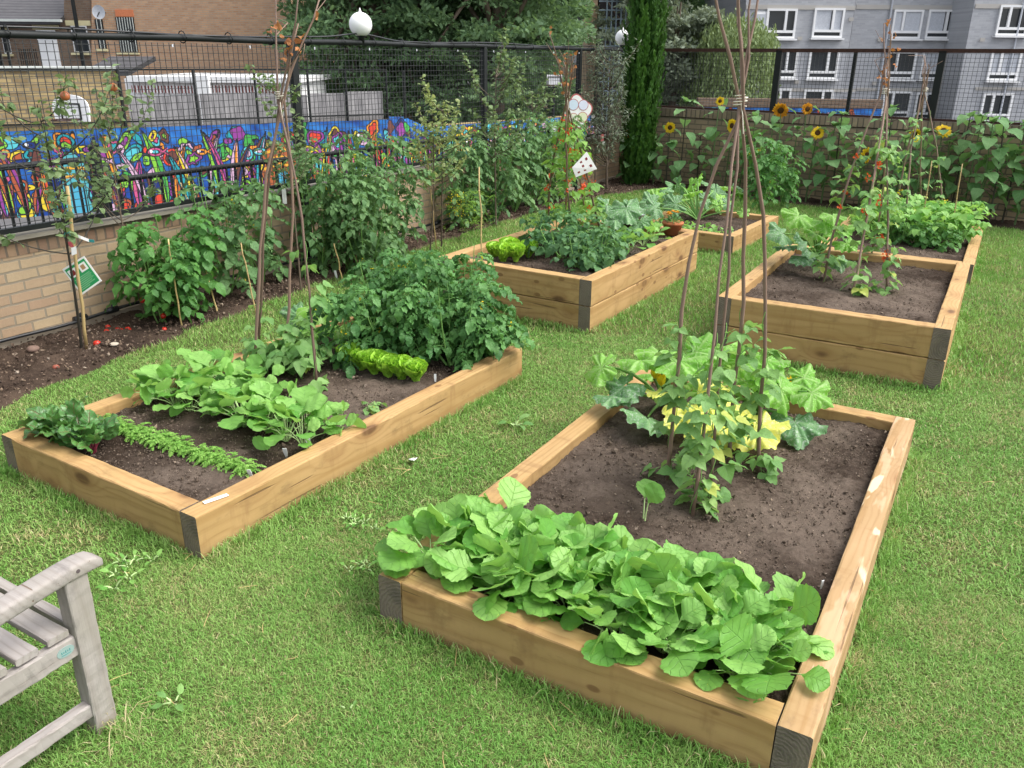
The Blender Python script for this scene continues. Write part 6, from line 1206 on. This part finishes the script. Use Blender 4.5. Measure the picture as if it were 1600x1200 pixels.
for k, (yy, hh) in enumerate(((-.012, .008), (-.006, .005), (0, .009), (.006, .005), (.012, .008))): mb.box(q + [.0024, yy, .001], (.0008, .002, hh))
mb.box(q + [.0024, 0, -.008], (.0008, .028, .0014)); mb.build('badge_lettering', teal, bn, False)

# ------------------------------------------------------------------ the mown grass itself
gm = NT('grass_blade', .5, .3); u, v, r = gm.luv()[0:3]; p = gm.pos(); a = gm.noise(p, .9, 4.0, .6); b_ = gm.noise(p, 7.0, 4.0, .7)
k = gm.math('ADD', gm.math('MULTIPLY', a, .6), gm.math('MULTIPLY', b_, .5)); c = gm.mix(gm.mapr(k, .42, .66), (.12, .335, .045), (.25, .44, .10)); c = gm.mix(gm.math('MULTIPLY', r, .5), c, (.33, .50, .15))
dry = gm.mapr(gm.math('ADD', gm.math('MULTIPLY', gm.noise(p, 2.6, 5.0, .7), .7), gm.math('MULTIPLY', gm.noise(p, 18.0, 3.0), .3)), .47, .62); c = gm.mix(gm.math('MULTIPLY', dry, gm.math('GREATER_THAN', r, .52)), c, (.46, .42, .19)); c = gm.mix(gm.math('GREATER_THAN', r, .965), c, (.58, .50, .28))
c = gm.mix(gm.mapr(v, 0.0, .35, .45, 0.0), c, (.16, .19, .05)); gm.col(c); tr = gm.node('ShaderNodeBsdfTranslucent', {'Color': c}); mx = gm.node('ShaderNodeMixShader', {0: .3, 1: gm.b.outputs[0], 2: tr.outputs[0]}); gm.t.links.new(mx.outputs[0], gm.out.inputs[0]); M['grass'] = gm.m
def inbeds(P, pad=0.0):
    k = np.zeros(len(P), bool)
    for x, y, rz, w_, l_, zs, top in BEDS.values():
        c_, s_ = math.cos(rz), math.sin(rz); dx, dy = P[:, 0] - x, P[:, 1] - y; a_ = -(dx * c_ + dy * s_); b2 = -dx * s_ + dy * c_; k |= (a_ > -pad) & (a_ < w_ + pad) & (b2 > -pad) & (b2 < l_ + pad)
    return k
def wedge(r0, r1, dens, half=.92):
    n = int(half * (r1 ** 2 - r0 ** 2) * dens); r_ = np.sqrt(RNG.uniform(r0 ** 2, r1 ** 2, n)); th = RNG.uniform(-half, half, n) + CAM_T + math.pi / 2; P = np.stack([r_ * np.cos(th), r_ * np.sin(th)], -1)
    k = (P[:, 0] > edge_x(P[:, 1]) + .035 * np.sin(P[:, 1] * 9) - .02) & (P[:, 1] < back_edge(P[:, 0]) + .02 * np.sin(P[:, 0] * 11)) & ~inbeds(P, .0); return P[k]
def blades(mb, P, Lb, wb, lay=.5, seg=True, rr=None):
    n = len(P); az = RNG.random(n) * 6.28; lean_ = np.abs(RNG.normal(0, lay, n)) + .1; d = azel(az, np.clip(1.5 - lean_, .15, 1.5)); Ln = Lb * RNG.uniform(.55, 1.35, n); base = np.concatenate([P, np.zeros((n, 1))], 1); pa = az + math.pi / 2 + RNG.normal(0, .8, n); s_ = np.stack([np.cos(pa), np.sin(pa), 0 * pa], -1) * (wb * RNG.uniform(.7, 1.3, n))[:, None] * .5
    r_ = RNG.random(n) if rr is None else rr; dn = np.array([0, 0, -1.]) * (Ln * .25)[:, None]
    if seg:
        m_ = base + d * (Ln * .55)[:, None]; t_ = base + d * Ln[:, None] + dn * 1.0 + np.stack([np.cos(az), np.sin(az), 0 * az], -1) * (Ln * .15)[:, None]; V = np.stack([base - s_, base + s_, m_ + s_ * .8, m_ - s_ * .8, t_], 1); A = np.zeros((n, 5, 3)); A[:, 2:4, 1] = .55; A[:, 4, 1] = 1; A[..., 2] = r_[:, None]; o_ = 5 * np.arange(n)[:, None]
        mb.add(V.reshape(-1, 3), [np.array([[0, 1, 2, 3]]) + o_, np.array([[3, 2, 4]]) + o_], A.reshape(-1, 3))
    else:
        V = np.stack([base - s_, base + s_, base + d * Ln[:, None]], 1); A = np.zeros((n, 3, 3)); A[:, 2, 1] = 1; A[..., 2] = r_[:, None]; mb.add(V.reshape(-1, 3), np.array([[0, 1, 2]]) + 3 * np.arange(n)[:, None], A.reshape(-1, 3))
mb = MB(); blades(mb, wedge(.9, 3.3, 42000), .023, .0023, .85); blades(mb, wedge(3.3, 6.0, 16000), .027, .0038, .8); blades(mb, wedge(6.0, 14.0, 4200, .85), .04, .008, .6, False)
# uncut longer blades hard against the sleepers and bench legs
for key, (x, y, rz, w_, l_, zs, top) in BEDS.items():
    near = 1 if key in 'AB' else .45; per = int(1500 * near * (2 * w_ + 2 * l_)); s_ = RNG.random(per) * 2 * (w_ + l_); off = np.abs(RNG.normal(0, .035, per)) + .004; a_ = np.where(s_ < w_, s_, np.where(s_ < w_ + l_, w_ + off, np.where(s_ < 2 * w_ + l_, s_ - w_ - l_, -off))); b2 = np.where(s_ < w_, -off, np.where(s_ < w_ + l_, s_ - w_, np.where(s_ < 2 * w_ + l_, l_ + off, s_ - 2 * w_ - l_)))
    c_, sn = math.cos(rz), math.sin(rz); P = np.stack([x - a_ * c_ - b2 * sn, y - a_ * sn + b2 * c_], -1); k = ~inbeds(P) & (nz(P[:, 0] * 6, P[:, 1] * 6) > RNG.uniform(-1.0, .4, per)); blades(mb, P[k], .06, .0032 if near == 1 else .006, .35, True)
P = np.array([BX_, BY_]) + RNG.normal(0, .05, (260, 2)); blades(mb, P, .06, .003, .5); P = np.array([BX_ + .05, BY_ + .02]) + RNG.normal(0, .04, (60, 2)); blades(mb, P, .09, .003, 1.2, True, np.full(60, .97))
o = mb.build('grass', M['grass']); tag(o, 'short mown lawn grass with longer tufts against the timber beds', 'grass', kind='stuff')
# loose straws on the lawn
mb = MB(); P = wedge(1.0, 4.5, 11); n = len(P); az = RNG.random(n) * 6.28; Ln = RNG.uniform(.03, .09, n); a3 = np.stack([P[:, 0], P[:, 1], np.full(n, .026)], -1); b3 = a3 + azel(az, RNG.normal(0, .15, n)) * Ln[:, None]; mb.tubes(arc(a3, (a3 + b3) / 2 + RNG.normal(0, .006, (n, 3)), b3, 4), [.0013, .0012, .001, .0006], 4)
o = mb.build('straw', M['bamboo']); tag(o, 'dry straws scattered on the mown grass', 'straw', kind='stuff')
print('objects', len(bpy.data.objects), 'verts', sum(len(m.vertices) for m in bpy.data.meshes))

# ------------------------------------------------------------------ each repeat gets a label of its own
ORD = ['', 'leftmost', 'second from the left', 'third from the left', 'fourth from the left', 'fifth from the left', 'sixth from the left', 'seventh from the left', 'eighth from the left', 'ninth from the left', 'tenth from the left', 'eleventh from the left', 'twelfth from the left', 'thirteenth from the left', 'fourteenth from the left']
def pxx(o):
    bpy_loc = np.array(o.location) - np.array([0, 0, CAM_H]); return 800 + CAM_F * (bpy_loc @ np.array(R_)) / max(.1, bpy_loc @ np.array(F_))
def relabel(group, short, rows=1, names=('',)):
    obs = sorted([o for o in bpy.data.objects if o.get('group') == group and o.parent is None], key=lambda o: np.array(o.location) @ FW)
    per = math.ceil(len(obs) / rows)
    for k in range(rows):
        for i, o in enumerate(sorted(obs[k * per:(k + 1) * per], key=pxx)):
            if i + 1 < len(ORD): o['label'] = short + ', ' + (names[k] + ' ' if names[k] else '') + ORD[i + 1]
            else: o['label'] = short + ', ' + (names[k] + ' ' if names[k] else '') + ('rightmost' if i == len(obs[k * per:(k + 1) * per]) - 1 else ORD[len(obs[k * per:(k + 1) * per]) - i].replace('left', 'right').replace('rightmost', 'rightmost'))
relabel('radish plants along the front of the nearest bed', 'radish plant in the nearest bed', 3, ('front line', 'middle line', 'back line'))
relabel('radish plants across the bed behind the bench', 'radish plant beyond the carrots', 2, ('near line', 'far line'))
relabel('lettuces beside the big tomato bush', 'upright lettuce beside the big tomato bush')
relabel('looser lettuces at the row end', 'loose lettuce left of the upright ones')
relabel('lettuces in the middle bed', 'bright lettuce in the middle bed')
relabel('beetroot plants at the bed corner', 'dark glossy beetroot with crimson stalks')
relabel('tomato plants massed at the rear of the bed behind the bench', 'dark green tomato plant in the big bush', 2, ('near', 'far'))
relabel('grey green tomatoes along the left wall', 'tall grey green tomato against the left wall')
relabel('dark bushy plants in the far left border', 'narrow leaved bush in the far left border')
relabel('potato plants at the near corner of the middle bed', 'dark potato plant in the middle bed', 2, ('near', 'far'))
relabel('radish plants on the right of the middle bed', 'pale radish plant in the middle bed', 2, ('near', 'far'))
relabel('bush beans in the far right bed', 'pale bush bean in the far right bed', 5, ('first row', 'second row', 'third row', 'fourth row', 'back row'))
relabel('darker bushy plants in the far right bed', 'darker bushy plant before the pale beans')
relabel('bean plants on the nearest wigwam', 'young bean at the nearest wigwam foot')
relabel('bean plants on the wigwam behind the radishes', 'climbing bean on the wigwam behind the radishes')
relabel('bushy bean plants behind the radishes', 'bushy low bean behind the radish row')
relabel('runner beans on the middle wigwam', 'red flowered runner bean on the middle wigwam')
relabel('runner beans on the right hand wigwam', 'sparse runner bean on the right hand wigwam')
relabel('bean plants on the farthest wigwam', 'bean on the farthest wigwam')
relabel('big dark trees beyond the playground', 'dark leafy tree beyond the playground', 2, ('nearer', 'farther'))
relabel('distant dark trees near the tower', 'distant dark tree behind the tower')
relabel('pale young apple trees in the left border', 'pale leaved young apple tree on a thin stake')
relabel('sunflowers in leaf along the back wall', 'leafy flowerless sunflower by the back wall', 2, ('front', 'rear'))
relabel('fallen tomatoes by the wall', 'red tomato fallen below the wall')
print('labels over 16:', sorted({o['label'] for o in bpy.data.objects if o.get('label') and len(o['label'].split()) > 16}))
